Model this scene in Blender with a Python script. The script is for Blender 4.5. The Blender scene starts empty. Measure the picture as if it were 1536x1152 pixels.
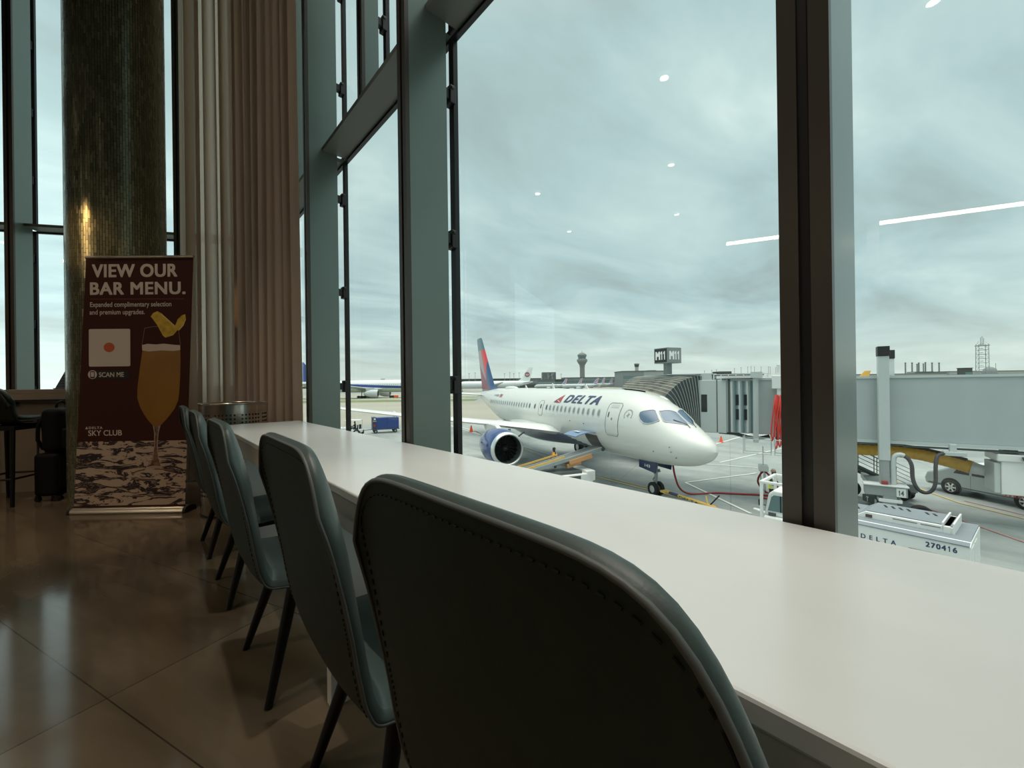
import bpy, bmesh, math, random
from mathutils import Vector, Matrix
random.seed(7)
SC = bpy.context.scene
COL = SC.collection
PI = math.pi
rad = math.radians
GZ = -4.97                      # apron level; the lounge floor is z = 0

# ------------------------------------------------------------------ helpers
def lin(c):
    def f(v):
        v /= 255.0
        return v / 12.92 if v <= 0.04045 else ((v + 0.055) / 1.055) ** 2.4
    return tuple(f(v) for v in c)

class MB:
    """collects shapes that become ONE mesh object"""
    def __init__(s):
        s.v = []; s.f = []; s.m = []
    def add(s, vs, fs, mi=0):
        b = len(s.v)
        s.v += [tuple(p) for p in vs]
        for f in fs:
            s.f.append(tuple(i + b for i in f)); s.m.append(mi)
        return s
    def box(s, c, d, rz=0, mi=0, M=None):
        x, y, z = d[0] / 2, d[1] / 2, d[2] / 2
        vs = [Vector((i * x, j * y, k * z)) for i in (-1, 1) for j in (-1, 1) for k in (-1, 1)]
        R = M if M is not None else Matrix.Rotation(rz, 3, 'Z')
        vs = [R @ p + Vector(c) for p in vs]
        return s.add(vs, [(0, 1, 3, 2), (4, 6, 7, 5), (0, 4, 5, 1), (2, 3, 7, 6), (0, 2, 6, 4), (1, 5, 7, 3)], mi)
    def bb(s, x0, x1, y0, y1, z0, z1, mi=0):
        return s.box(((x0 + x1) / 2, (y0 + y1) / 2, (z0 + z1) / 2), (abs(x1 - x0), abs(y1 - y0), abs(z1 - z0)), 0, mi)
    def tube(s, pts, r, n=10, mi=0, closed=False, caps=True):
        pts = [Vector(p) for p in pts]
        N = len(pts)
        rs = r if isinstance(r, (list, tuple)) else [r] * N
        rings = []
        up = None
        for i, p in enumerate(pts):
            if closed:
                t = pts[(i + 1) % N] - pts[i - 1]
            else:
                t = pts[min(i + 1, N - 1)] - pts[max(i - 1, 0)]
            t.normalize()
            if up is None:
                up = Vector((0, 0, 1)) if abs(t.z) < .9 else Vector((1, 0, 0))
            a = t.cross(up)
            if a.length < 1e-5:
                a = t.cross(Vector((1, 0, 0)))
            a.normalize()
            b = a.cross(t); up = b
            rings.append([p + (a * math.cos(2 * PI * k / n) + b * math.sin(2 * PI * k / n)) * rs[i] for k in range(n)])
        vs = [q for rg in rings for q in rg]
        fs = []
        M = N if closed else N - 1
        for i in range(M):
            j = (i + 1) % N
            for k in range(n):
                fs.append((i * n + k, i * n + (k + 1) % n, j * n + (k + 1) % n, j * n + k))
        if caps and not closed:
            fs.append(tuple(range(n - 1, -1, -1))); fs.append(tuple((N - 1) * n + k for k in range(n)))
        return s.add(vs, fs, mi)
    def cyl(s, p0, p1, r0, r1=None, n=16, mi=0):
        return s.tube([p0, p1], [r0, r0 if r1 is None else r1], n, mi)
    def grid(s, fn, us, vs_, mi=0, closed=False, mfn=None):
        nu, nv = len(us), len(vs_)
        P = [fn(u, v) for v in vs_ for u in us]
        fs = []; ms = []
        for j in range(nv - 1):
            for i in range(nu if closed else nu - 1):
                i2 = (i + 1) % nu
                fs.append((j * nu + i, j * nu + i2, (j + 1) * nu + i2, (j + 1) * nu + i))
                ms.append(mfn((us[i] + us[i2]) / 2 if not closed or i2 else us[i], (vs_[j] + vs_[j + 1]) / 2) if mfn else mi)
        b = len(s.v)
        s.v += [tuple(p) for p in P]
        for f, m in zip(fs, ms):
            s.f.append(tuple(k + b for k in f)); s.m.append(m)
        return s
    def lathe(s, prof, c=(0, 0, 0), n=32, mi=0, axis='Z'):
        def fn(u, v):
            r, h = prof[int(v)]
            a, b = r * math.cos(u), r * math.sin(u)
            p = (a, b, h) if axis == 'Z' else ((h, a, b) if axis == 'X' else (b, h, a))
            return (p[0] + c[0], p[1] + c[1], p[2] + c[2])
        return s.grid(fn, [2 * PI * k / n for k in range(n)], list(range(len(prof))), mi, True)
    def prism(s, poly, fn, d, mi=0):
        """poly 2-D outline; fn(a, b, t) -> 3-D at thickness t"""
        n = len(poly)
        vs = [fn(a, b, 0) for a, b in poly] + [fn(a, b, d) for a, b in poly]
        fs = [tuple(range(n)), tuple(range(2 * n - 1, n - 1, -1))] + [(i, i + n, (i + 1) % n + n, (i + 1) % n) for i in range(n)]
        return s.add(vs, fs, mi)
    def ball(s, c, r, n=12, mi=0):
        rx, ry, rz = r if isinstance(r, (list, tuple)) else (r, r, r)
        def fn(u, v):
            return (c[0] + rx * math.cos(u) * math.cos(v), c[1] + ry * math.sin(u) * math.cos(v), c[2] + rz * math.sin(v))
        return s.grid(fn, [2 * PI * k / n for k in range(n)], [-PI / 2 + PI * k / (n // 2) for k in range(n // 2 + 1)], mi, True)
    def build(s, name, mats, parent=None, smooth=False, bevel=0, label=None, auto=None, seg=2):
        me = bpy.data.meshes.new(name)
        me.from_pydata(s.v, [], s.f)
        mats = mats if isinstance(mats, (list, tuple)) else [mats]
        for m in mats: me.materials.append(m)
        me.polygons.foreach_set('material_index', s.m)
        bm = bmesh.new(); bm.from_mesh(me)
        bmesh.ops.remove_doubles(bm, verts=bm.verts, dist=1e-5)
        bmesh.ops.recalc_face_normals(bm, faces=bm.faces)
        bm.to_mesh(me); bm.free()
        if smooth:
            me.polygons.foreach_set('use_smooth', [True] * len(me.polygons))
            if auto is not None:
                me.set_sharp_from_angle(angle=rad(auto))
        me.update()
        o = bpy.data.objects.new(name, me)
        COL.objects.link(o)
        if parent is not None: o.parent = parent
        if bevel:
            b = o.modifiers.new('bevel', 'BEVEL'); b.width = bevel; b.segments = seg; b.limit_method = 'ANGLE'; b.angle_limit = rad(40)
        if label: o['label'] = label
        return o

def thing(name, label, cat, loc=(0, 0, 0), rz=0, group=None):
    o = bpy.data.objects.new(name, None)
    o.empty_display_size = .1
    COL.objects.link(o)
    o.location = loc; o.rotation_euler = (0, 0, rz)
    o['label'] = label; o['category'] = cat
    if group: o['group'] = group
    return o
def tag(o, label, cat, group=None, kind=None):
    o['label'] = label; o['category'] = cat
    if group: o['group'] = group
    if kind: o['kind'] = kind
    return o
def struct(o, label, cat):
    o['kind'] = 'structure'; o['label'] = label; o['category'] = cat
    return o
def copy_tree(o, parent=None):
    c = o.copy(); COL.objects.link(c)
    if parent is not None: c.parent = parent
    for ch in list(o.children): copy_tree(ch, c)
    return c

# text outlines -------------------------------------------------------------
def text_shape(txt, bold=0.0, shear=0.0, space=1.0):
    cu = bpy.data.curves.new('t', 'FONT'); cu.body = txt; cu.size = 1; cu.offset = bold; cu.shear = shear; cu.space_character = space
    cu.resolution_u = 4
    ob = bpy.data.objects.new('t', cu); COL.objects.link(ob)
    bpy.context.view_layer.update()
    dg = bpy.context.evaluated_depsgraph_get()
    me = ob.evaluated_get(dg).to_mesh()
    vs = [(v.co.x, v.co.y) for v in me.vertices]; fs = [tuple(p.vertices) for p in me.polygons]
    ob.evaluated_get(dg).to_mesh_clear()
    bpy.data.objects.remove(ob); bpy.data.curves.remove(cu)
    x0 = min(v[0] for v in vs); x1 = max(v[0] for v in vs); y0 = min(v[1] for v in vs); y1 = max(v[1] for v in vs)
    return [((a - x0) / (x1 - x0), (b - y0) / (y1 - y0)) for a, b in vs], fs
def put_text(mb, txt, fn, mi=0, bold=0.0, shear=0.0, space=1.0, slices=0):
    """fn(a, b) with a, b in 0..1 -> 3-D; bold widens every stroke by that share of the letter height"""
    vs, fs = text_shape(txt, 0.0, shear, space)
    if slices:
        bm = bmesh.new()
        bv = [bm.verts.new((a, b, 0)) for a, b in vs]
        for f in fs:
            try: bm.faces.new([bv[i] for i in f])
            except ValueError: pass
        for k in range(1, slices):
            bmesh.ops.bisect_plane(bm, geom=bm.verts[:] + bm.edges[:] + bm.faces[:], plane_co=(0, k / slices, 0), plane_no=(0, 1, 0))
        bm.verts.index_update()
        vs = [(v.co.x, v.co.y) for v in bm.verts]; fs = [tuple(v.index for v in f.verts) for f in bm.faces]
        bm.free()
    if not bold:
        mb.add([fn(a, b) for a, b in vs], fs, mi); return
    da = bold / len(txt); db = bold * .55
    for i, (sa, sb) in enumerate(((-1, -1), (1, -1), (-1, 1), (1, 1), (0, 0))):
        p0, p1, p2 = Vector(fn(.4, .4)), Vector(fn(.6, .4)), Vector(fn(.4, .6)); nn = (p1 - p0).cross(p2 - p0).normalized() * (.00012 + .0006 * (p1 - p0).length) * i
        mb.add([tuple(Vector(fn(da + (1 - 2 * da) * a + sa * da, db + (1 - 2 * db) * b + sb * db)) + nn) for a, b in vs], fs, mi)

ONE = [(.36, 0), (.70, 0), (.70, 1), (.40, 1), (.06, .80), (.06, .62), (.36, .74)]
def put_one(mb, fn, a0, a1, mi=0):
    n = len(mb.v); V = [fn(a0 + (a1 - a0) * x, y) for x, y in ONE]
    mb.add(V, [(0, 1, 2, 3, 6), (3, 4, 5, 6)], mi)

# ------------------------------------------------------------------ materials
def mat(name, col, rough=.5, metal=0, spec=.5, noise=0, nscale=5, bump=0, bscale=60, coat=0, nstretch=None, em=None, es=0, trans=0):
    m = bpy.data.materials.new(name); m.use_nodes = True
    nt = m.node_tree; b = nt.nodes['Principled BSDF']
    b.inputs['Base Color'].default_value = (*col, 1)
    b.inputs['Roughness'].default_value = rough
    b.inputs['Metallic'].default_value = metal
    b.inputs['Specular IOR Level'].default_value = spec
    b.inputs['Coat Weight'].default_value = coat
    b.inputs['Coat Roughness'].default_value = .1
    if em:
        b.inputs['Emission Color'].default_value = (*em, 1); b.inputs['Emission Strength'].default_value = es
    tc = None
    if noise or bump:
        tc = nt.nodes.new('ShaderNodeTexCoord')
        mp = nt.nodes.new('ShaderNodeMapping'); nt.links.new(tc.outputs['Object'], mp.inputs[0])
        if nstretch: mp.inputs['Scale'].default_value = nstretch
    if noise:
        t = nt.nodes.new('ShaderNodeTexNoise'); t.inputs['Scale'].default_value = nscale; t.inputs['Detail'].default_value = 6
        nt.links.new(mp.outputs[0], t.inputs['Vector'])
        r = nt.nodes.new('ShaderNodeValToRGB')
        r.color_ramp.elements[0].position = .3; r.color_ramp.elements[1].position = .7
        r.color_ramp.elements[0].color = (*[c * (1 - noise) for c in col], 1)
        r.color_ramp.elements[1].color = (*[min(1, c * (1 + noise)) for c in col], 1)
        nt.links.new(t.outputs[0], r.inputs[0]); nt.links.new(r.outputs[0], b.inputs['Base Color'])
    if bump:
        t2 = nt.nodes.new('ShaderNodeTexNoise'); t2.inputs['Scale'].default_value = bscale; t2.inputs['Detail'].default_value = 3
        nt.links.new(mp.outputs[0], t2.inputs['Vector'])
        bp = nt.nodes.new('ShaderNodeBump'); bp.inputs['Strength'].default_value = bump; bp.inputs['Distance'].default_value = .01
        nt.links.new(t2.outputs[0], bp.inputs['Height']); nt.links.new(bp.outputs[0], b.inputs['Normal'])
    return m

def emis(name, col, st):
    return mat(name, (0, 0, 0), .5, em=col, es=st)

M = {}
M['fin'] = mat('fin_paint', (.165, .205, .182), .29, .4, noise=.04, nscale=2)
M['fin_edge'] = mat('fin_edge_paint', (.060, .050, .038), .40, .2)
M['transom'] = mat('transom_shaded_paint', (.13, .14, .12), .5, .1)  # darkened to stand in for the weak light under the beam
M['black'] = mat('black_rubber', (.008, .008, .008), .5)
M['frame_dark'] = mat('dark_aluminium', (.02, .02, .02), .35, .5)
M['leg_black'] = mat('black_steel', (.006, .006, .007), .45, .3)
M['quartz'] = mat('white_quartz', (.78, .77, .73), .22, 0, .5, noise=.035, nscale=2.2, nstretch=(2.2, .8, 1))
M['quartz_edge'] = mat('quartz_apron', (.62, .58, .52), .4)
M['leather'] = mat('green_leather_shaded', (.018, .025, .015), .54, 0, .28, noise=.12, nscale=30, bump=.04, bscale=300)  # shaded copy of the leather: unlit look of the outer backs put into the colour
M['leather_in'] = mat('green_leather_lit', (.052, .072, .062), .42, 0, .5, noise=.08, nscale=30, bump=.04, bscale=300)  # lit copy of the same leather, lighter for the window-side faces
M['piping'] = mat('leather_piping', (.09, .095, .085), .5)
M['thread'] = mat('dark_thread', (.02, .022, .02), .8)
M['steel'] = mat('brushed_steel', (.66, .64, .59), .22, 1, noise=.06, nscale=3, nstretch=(1, 1, 14))
M['alu'] = mat('satin_aluminium', (.62, .58, .52), .3, 1)
M['wood_desk'] = mat('desk_laminate', (.40, .33, .27), .5, noise=.08, nscale=4)
M['wall_low'] = mat('beige_wall', (.33, .27, .21), .6, noise=.06, nscale=3)
M['wall_dark'] = mat('walnut_wall', (.075, .05, .035), .6, noise=.25, nscale=2, nstretch=(4, 4, .4))
M['ceil'] = mat('ceiling_paint', (.16, .14, .125), .9)
M['bag'] = mat('black_nylon', (.005, .005, .006), .7, spec=.2, bump=.1, bscale=200)
M['bag_grey'] = mat('grey_trim', (.05, .05, .055), .5)
M['white'] = mat('white_paint', (.78, .80, .78), .35, noise=.03, nscale=1)
M['plane_white'] = mat('aircraft_white', (.68, .69, .655), .24, 0, .5, coat=.3)
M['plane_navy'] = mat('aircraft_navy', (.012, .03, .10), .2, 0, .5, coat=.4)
M['plane_blue'] = mat('aircraft_blue', (.02, .05, .19), .18, 0, .5, coat=.5)
M['plane_red'] = mat('aircraft_red', (.55, .03, .04), .3)
M['plane_darkred'] = mat('aircraft_dark_red', (.22, .02, .05), .3)
M['letter_navy'] = mat('navy_lettering', (.045, .06, .13), .4)
M['logo_red'] = mat('widget_red', (.42, .05, .07), .4)
M['cockpit'] = mat('cockpit_glass', (.10, .16, .24), .06, 0, .8)
M['cabin_win'] = mat('cabin_window', (.24, .27, .265), .2)
M['cabin_win_dark'] = mat('cabin_window_open', (.03, .035, .04), .15)
M['win_ring'] = mat('window_surround', (.52, .55, .53), .35)
M['lip'] = mat('intake_lip_metal', (.72, .74, .73), .28, .85)
M['duct'] = mat('intake_duct', (.10, .12, .115), .4, .3)
M['fan'] = mat('fan_blade', (.05, .055, .055), .35, .7)
M['gear'] = mat('gear_grey', (.33, .36, .36), .45, .2)
M['tyre'] = mat('tyre_rubber', (.012, .012, .013), .75)
M['seam'] = mat('panel_seam', (.30, .33, .32), .5)
M['seam_dark'] = mat('door_seam', (.20, .22, .21), .5)
M['grey_bridge'] = mat('bridge_panel', (.42, .47, .47), .5, noise=.035, nscale=.9)
M['grey_light'] = mat('bridge_light_grey', (.52, .57, .56), .45)
M['grey_dark'] = mat('dark_grey_steel', (.07, .085, .085), .5)
M['fold'] = mat('canopy_fabric', (.09, .11, .11), .8)
M['fold_dark'] = mat('canopy_shadow_fabric', (.035, .04, .038), .85)
M['rib'] = mat('canopy_rib', (.45, .48, .46), .5)
M['roof_rust'] = mat('weathered_canopy', (.16, .155, .13), .8, noise=.5, nscale=2, nstretch=(1, 1, 1))
M['glass_teal'] = mat('tinted_glass', (.12, .20, .21), .1)
M['red'] = mat('red_hose', (.62, .05, .035), .5)
M['darkred'] = mat('red_cable', (.30, .035, .035), .55)
M['orange'] = mat('safety_orange', (.85, .10, .03), .6)
M['vest'] = mat('orange_vest', (.90, .16, .03), .6)
M['vest_y'] = mat('yellow_vest', (.70, .72, .05), .6)
M['yellow'] = mat('chrome_yellow', (.78, .47, .10), .5)
M['yellow_hose'] = mat('yellow_duct_fabric', (.74, .42, .055), .6, noise=.12, nscale=6, bump=.3, bscale=8)
M['brown_dark'] = mat('brown_strap', (.10, .065, .05), .7)
M['skin'] = mat('skin', (.16, .09, .06), .6)
M['hair'] = mat('dark_hair', (.015, .012, .01), .7)
M['hood_tan'] = mat('tan_knit_cap', (.30, .22, .16), .8)
M['clothes'] = mat('dark_clothes', (.03, .035, .04), .8)
M['belt'] = mat('belt_rubber', (.11, .13, .13), .7)
M['cart_roof'] = mat('cart_grey_roof', (.20, .235, .255), .85, noise=.06, nscale=2)
M['van'] = mat('silver_car_paint', (.36, .40, .40), .3, .5, coat=.5)
M['van_roof'] = mat('pale_car_roof', (.78, .82, .86), .25, coat=.5)
M['glass_dark'] = mat('dark_glass', (.02, .025, .028), .08)
M['tarp_blue'] = mat('blue_curtain_vinyl', (.02, .055, .22), .45, bump=.2, bscale=3)
M['tarp_navy'] = mat('navy_cart_end', (.03, .035, .09), .5)
M['concrete_b'] = mat('far_concrete', (.20, .215, .205), .9)
M['bld_dark'] = mat('far_dark_building', (.075, .085, .085), .8)
M['bld_mid'] = mat('far_grey_building', (.22, .25, .255), .8)
M['bld_light'] = mat('far_pale_building', (.36, .39, .37), .8)
M['mast'] = mat('far_mast_steel', (.28, .32, .34), .7)
M['grass_far'] = mat('far_trees', (.10, .13, .10), .9)
M['sign_black'] = mat('sign_black', (.018, .02, .02), .5)
M['sign_white'] = mat('sign_white', (.85, .87, .85), .5)
M['sign_grey'] = mat('sign_grey', (.24, .27, .265), .5)

# floor: large polished stone tiles --------------------------------------
def floor_mat():
    m = bpy.data.materials.new('polished_floor_tile'); m.use_nodes = True
    nt = m.node_tree; N = nt.nodes; L = nt.links; b = N['Principled BSDF']
    tc = N.new('ShaderNodeTexCoord'); mp = N.new('ShaderNodeMapping')
    a = rad(21.9)
    mp.vector_type = 'POINT'
    # rotate by -a, then put a grid corner on (-.11, 1.894)
    mp.inputs['Rotation'].default_value = (0, 0, -a)
    gx = -.11 * math.cos(a) + 1.894 * math.sin(a); gy = .11 * math.sin(a) + 1.894 * math.cos(a)
    mp.inputs['Location'].default_value = (-gx + 6.0, -gy + 12.0, 0)
    L.new(tc.outputs['Object'], mp.inputs[0])
    br = N.new('ShaderNodeTexBrick'); br.offset = 0; br.squash = 1
    br.inputs['Scale'].default_value = 1; br.inputs['Brick Width'].default_value = .6; br.inputs['Row Height'].default_value = 1.2
    br.inputs['Mortar Size'].default_value = .0022; br.inputs['Mortar Smooth'].default_value = .1
    br.inputs['Color1'].default_value = (.9, .9, .9, 1); br.inputs['Color2'].default_value = (1.1, 1.1, 1.1, 1); br.inputs['Mortar'].default_value = (.35, .35, .35, 1)
    L.new(mp.outputs[0], br.inputs['Vector'])
    mp2 = N.new('ShaderNodeMapping'); mp2.inputs['Scale'].default_value = (3.2, .7, 1); L.new(mp.outputs[0], mp2.inputs[0])
    n = N.new('ShaderNodeTexNoise'); n.inputs['Scale'].default_value = 1.6; n.inputs['Detail'].default_value = 7; n.inputs['Distortion'].default_value = .8
    L.new(mp2.outputs[0], n.inputs['Vector'])
    r = N.new('ShaderNodeValToRGB'); r.color_ramp.elements[0].position = .32; r.color_ramp.elements[1].position = .72
    r.color_ramp.elements[0].color = (.085, .064, .040, 1); r.color_ramp.elements[1].color = (.150, .115, .074, 1)
    L.new(n.outputs[0], r.inputs[0])
    mx = N.new('ShaderNodeMix'); mx.data_type = 'RGBA'; mx.blend_type = 'MULTIPLY'; mx.inputs[0].default_value = 1
    L.new(r.outputs[0], mx.inputs[6]); L.new(br.outputs[0], mx.inputs[7]); L.new(mx.outputs[2], b.inputs['Base Color'])
    b.inputs['Roughness'].default_value = .11; b.inputs['Specular IOR Level'].default_value = .5
    n2 = N.new('ShaderNodeTexNoise'); n2.inputs['Scale'].default_value = 3; L.new(mp.outputs[0], n2.inputs['Vector'])
    bp = N.new('ShaderNodeBump'); bp.inputs['Strength'].default_value = .03; L.new(n2.outputs[0], bp.inputs['Height']); L.new(bp.outputs[0], b.inputs['Normal'])
    return m
M['floor'] = floor_mat()

# mosaic of small upright tiles ---------------------------------------------
def mosaic_mat():
    m = bpy.data.materials.new('green_bronze_mosaic'); m.use_nodes = True
    nt = m.node_tree; N = nt.nodes; L = nt.links; b = N['Principled BSDF']
    uv = N.new('ShaderNodeUVMap'); uv.uv_map = 'UVMap'
    br = N.new('ShaderNodeTexBrick'); br.offset = .5
    br.inputs['Scale'].default_value = 1; br.inputs['Brick Width'].default_value = .075; br.inputs['Row Height'].default_value = .0195
    br.inputs['Mortar Size'].default_value = .0016; br.inputs['Mortar Smooth'].default_value = .2; br.inputs['Bias'].default_value = 0
    br.inputs['Color1'].default_value = (0, 0, 0, 1); br.inputs['Color2'].default_value = (1, 1, 1, 1); br.inputs['Mortar'].default_value = (.5, .5, .5, 1)
    L.new(uv.outputs[0], br.inputs['Vector'])
    r = N.new('ShaderNodeValToRGB')
    r.color_ramp.elements[0].color = (.17, .175, .105, 1); r.color_ramp.elements[1].color = (.27, .26, .16, 1)
    e = r.color_ramp.elements.new(.5); e.color = (.215, .22, .135, 1)
    L.new(br.outputs[0], r.inputs[0])
    mx = N.new('ShaderNodeMix'); mx.data_type = 'RGBA'
    L.new(br.outputs['Fac'], mx.inputs[0]); L.new(r.outputs[0], mx.inputs[6]); mx.inputs[7].default_value = (.012, .012, .01, 1)
    L.new(mx.outputs[2], b.inputs['Base Color'])
    b.inputs['Metallic'].default_value = .5
    rr = N.new('ShaderNodeMapRange'); rr.inputs[3].default_value = .16; rr.inputs[4].default_value = .30
    L.new(br.outputs[0], rr.inputs[0]); L.new(rr.outputs[0], b.inputs['Roughness'])
    # each tile sits a little skewed: tilt the normal by its random grey
    mt = N.new('ShaderNodeMath'); mt.operation = 'MULTIPLY'; mt.inputs[1].default_value = -1
    L.new(br.outputs['Fac'], mt.inputs[0])
    bp = N.new('ShaderNodeBump'); bp.inputs['Strength'].default_value = .6; bp.inputs['Distance'].default_value = .002
    L.new(mt.outputs[0], bp.inputs['Height'])
    wn = N.new('ShaderNodeTexWhiteNoise'); wn.noise_dimensions = '3D'; L.new(br.outputs[0], wn.inputs[0])
    vm = N.new('ShaderNodeVectorMath'); vm.operation = 'SUBTRACT'; vm.inputs[1].default_value = (.5, .5, .5); L.new(wn.outputs[1], vm.inputs[0])
    vs = N.new('ShaderNodeVectorMath'); vs.operation = 'SCALE'; vs.inputs['Scale'].default_value = .05; L.new(vm.outputs[0], vs.inputs[0])
    va = N.new('ShaderNodeVectorMath'); L.new(bp.outputs[0], va.inputs[0]); L.new(vs.outputs[0], va.inputs[1])
    vn = N.new('ShaderNodeVectorMath'); vn.operation = 'NORMALIZE'; L.new(va.outputs[0], vn.inputs[0]); L.new(vn.outputs[0], b.inputs['Normal'])
    return m
M['mosaic'] = mosaic_mat()

def glass_mat():
    m = bpy.data.materials.new('window_glass'); m.use_nodes = True
    nt = m.node_tree; N = nt.nodes; L = nt.links; N.remove(N['Principled BSDF'])
    t = N.new('ShaderNodeBsdfTransparent'); t.inputs[0].default_value = (.92, .95, .935, 1)
    g = N.new('ShaderNodeBsdfGlossy'); g.inputs['Roughness'].default_value = 0.0; g.inputs[0].default_value = (.95, 1, 1, 1)
    f = N.new('ShaderNodeLayerWeight'); f.inputs[0].default_value = .22
    k = N.new('ShaderNodeMath'); k.operation = 'MULTIPLY_ADD'; k.inputs[1].default_value = .55; k.inputs[2].default_value = .045
    L.new(f.outputs['Fresnel'], k.inputs[0])
    x = N.new('ShaderNodeMixShader'); L.new(k.outputs[0], x.inputs[0]); L.new(t.outputs[0], x.inputs[1]); L.new(g.outputs[0], x.inputs[2])
    L.new(x.outputs[0], N['Material Output'].inputs[0])
    return m
M['glass'] = glass_mat()

def cloth_mat(name, col, tcol, tr, see=0):
    m = bpy.data.materials.new(name); m.use_nodes = True
    nt = m.node_tree; N = nt.nodes; L = nt.links; b = N['Principled BSDF']
    b.inputs['Base Color'].default_value = (*col, 1); b.inputs['Roughness'].default_value = .9; b.inputs['Specular IOR Level'].default_value = .1
    t = N.new('ShaderNodeBsdfTranslucent'); t.inputs[0].default_value = (*tcol, 1)
    tc = N.new('ShaderNodeTexCoord'); n = N.new('ShaderNodeTexNoise'); n.inputs['Scale'].default_value = 220
    L.new(tc.outputs['Object'], n.inputs['Vector'])
    bp = N.new('ShaderNodeBump'); bp.inputs['Strength'].default_value = .08; L.new(n.outputs[0], bp.inputs['Height']); L.new(bp.outputs[0], b.inputs['Normal'])
    x = N.new('ShaderNodeMixShader'); x.inputs[0].default_value = tr
    if see:
        tp = N.new('ShaderNodeBsdfTransparent'); x2 = N.new('ShaderNodeMixShader'); x2.inputs[0].default_value = see
        L.new(b.outputs[0], x.inputs[1]); L.new(t.outputs[0], x.inputs[2]); L.new(x.outputs[0], x2.inputs[1]); L.new(tp.outputs[0], x2.inputs[2]); L.new(x2.outputs[0], N['Material Output'].inputs[0])
        return m
    L.new(b.outputs[0], x.inputs[1]); L.new(t.outputs[0], x.inputs[2]); L.new(x.outputs[0], N['Material Output'].inputs[0])
    return m
M['sheer'] = cloth_mat('sheer_curtain_cloth', (.36, .31, .265), (.84, .74, .63), .70, .20)
M['drape'] = cloth_mat('brown_curtain_cloth', (.62, .52, .44), (.66, .54, .45), .45)

def ground_mat():
    m = bpy.data.materials.new('apron_concrete'); m.use_nodes = True
    nt = m.node_tree; N = nt.nodes; L = nt.links; b = N['Principled BSDF']
    tc = N.new('ShaderNodeTexCoord')
    n1 = N.new('ShaderNodeTexNoise'); n1.inputs['Scale'].default_value = .05; n1.inputs['Detail'].default_value = 8; n1.inputs['Roughness'].default_value = .65
    mp = N.new('ShaderNodeMapping'); mp.inputs['Rotation'].default_value = (0, 0, rad(-25)); mp.inputs['Scale'].default_value = (3.0, .6, 1)
    L.new(tc.outputs['Object'], mp.inputs[0]); L.new(mp.outputs[0], n1.inputs['Vector'])
    r1 = N.new('ShaderNodeValToRGB'); r1.color_ramp.elements[0].position = .33; r1.color_ramp.elements[1].position = .68
    r1.color_ramp.elements[0].color = (.185, .215, .21, 1); r1.color_ramp.elements[1].color = (.40, .43, .41, 1)
    L.new(n1.outputs[0], r1.inputs[0])
    n2 = N.new('ShaderNodeTexNoise'); n2.inputs['Scale'].default_value = .9; n2.inputs['Detail'].default_value = 8; n2.inputs['Roughness'].default_value = .7
    L.new(tc.outputs['Object'], n2.inputs['Vector'])
    r2 = N.new('ShaderNodeValToRGB'); r2.color_ramp.elements[0].position = .3; r2.color_ramp.elements[1].position = .7
    r2.color_ramp.elements[0].color = (.82, .82, .82, 1); r2.color_ramp.elements[1].color = (1.1, 1.1, 1.1, 1); L.new(n2.outputs[0], r2.inputs[0])
    mx = N.new('ShaderNodeMix'); mx.data_type = 'RGBA'; mx.blend_type = 'MULTIPLY'; mx.inputs[0].default_value = 1
    L.new(r1.outputs[0], mx.inputs[6]); L.new(r2.outputs[0], mx.inputs[7])
    # concrete joints
    br = N.new('ShaderNodeTexBrick'); br.offset = 0; br.inputs['Scale'].default_value = 1; br.inputs['Brick Width'].default_value = 6; br.inputs['Row Height'].default_value = 6
    br.inputs['Mortar Size'].default_value = .025; br.inputs['Color1'].default_value = (1, 1, 1, 1); br.inputs['Color2'].default_value = (.93, .93, .93, 1); br.inputs['Mortar'].default_value = (.7, .7, .7, 1)
    mpb = N.new('ShaderNodeMapping'); mpb.inputs['Rotation'].default_value = (0, 0, rad(-20)); L.new(tc.outputs['Object'], mpb.inputs[0]); L.new(mpb.outputs[0], br.inputs['Vector'])
    mx2 = N.new('ShaderNodeMix'); mx2.data_type = 'RGBA'; mx2.blend_type = 'MULTIPLY'; mx2.inputs[0].default_value = 1
    L.new(mx.outputs[2], mx2.inputs[6]); L.new(br.outputs[0], mx2.inputs[7])
    L.new(mx2.outputs[2], b.inputs['Base Color'])
    b.inputs['Roughness'].default_value = .55; b.inputs['Specular IOR Level'].default_value = .35
    return m
M['ground'] = ground_mat()
M['taxiway'] = mat('pale_taxiway', (.335, .32, .265), .8, noise=.12, nscale=.03)
M['turf'] = mat('airfield_turf', (.16, .20, .07), .95, noise=.2, nscale=.1)
M['line_white'] = mat('line_white', (.62, .64, .60), .7)
M['line_yellow'] = mat('line_yellow', (.52, .40, .15), .7)
M['line_red'] = mat('line_red', (.42, .20, .18), .7)

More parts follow.
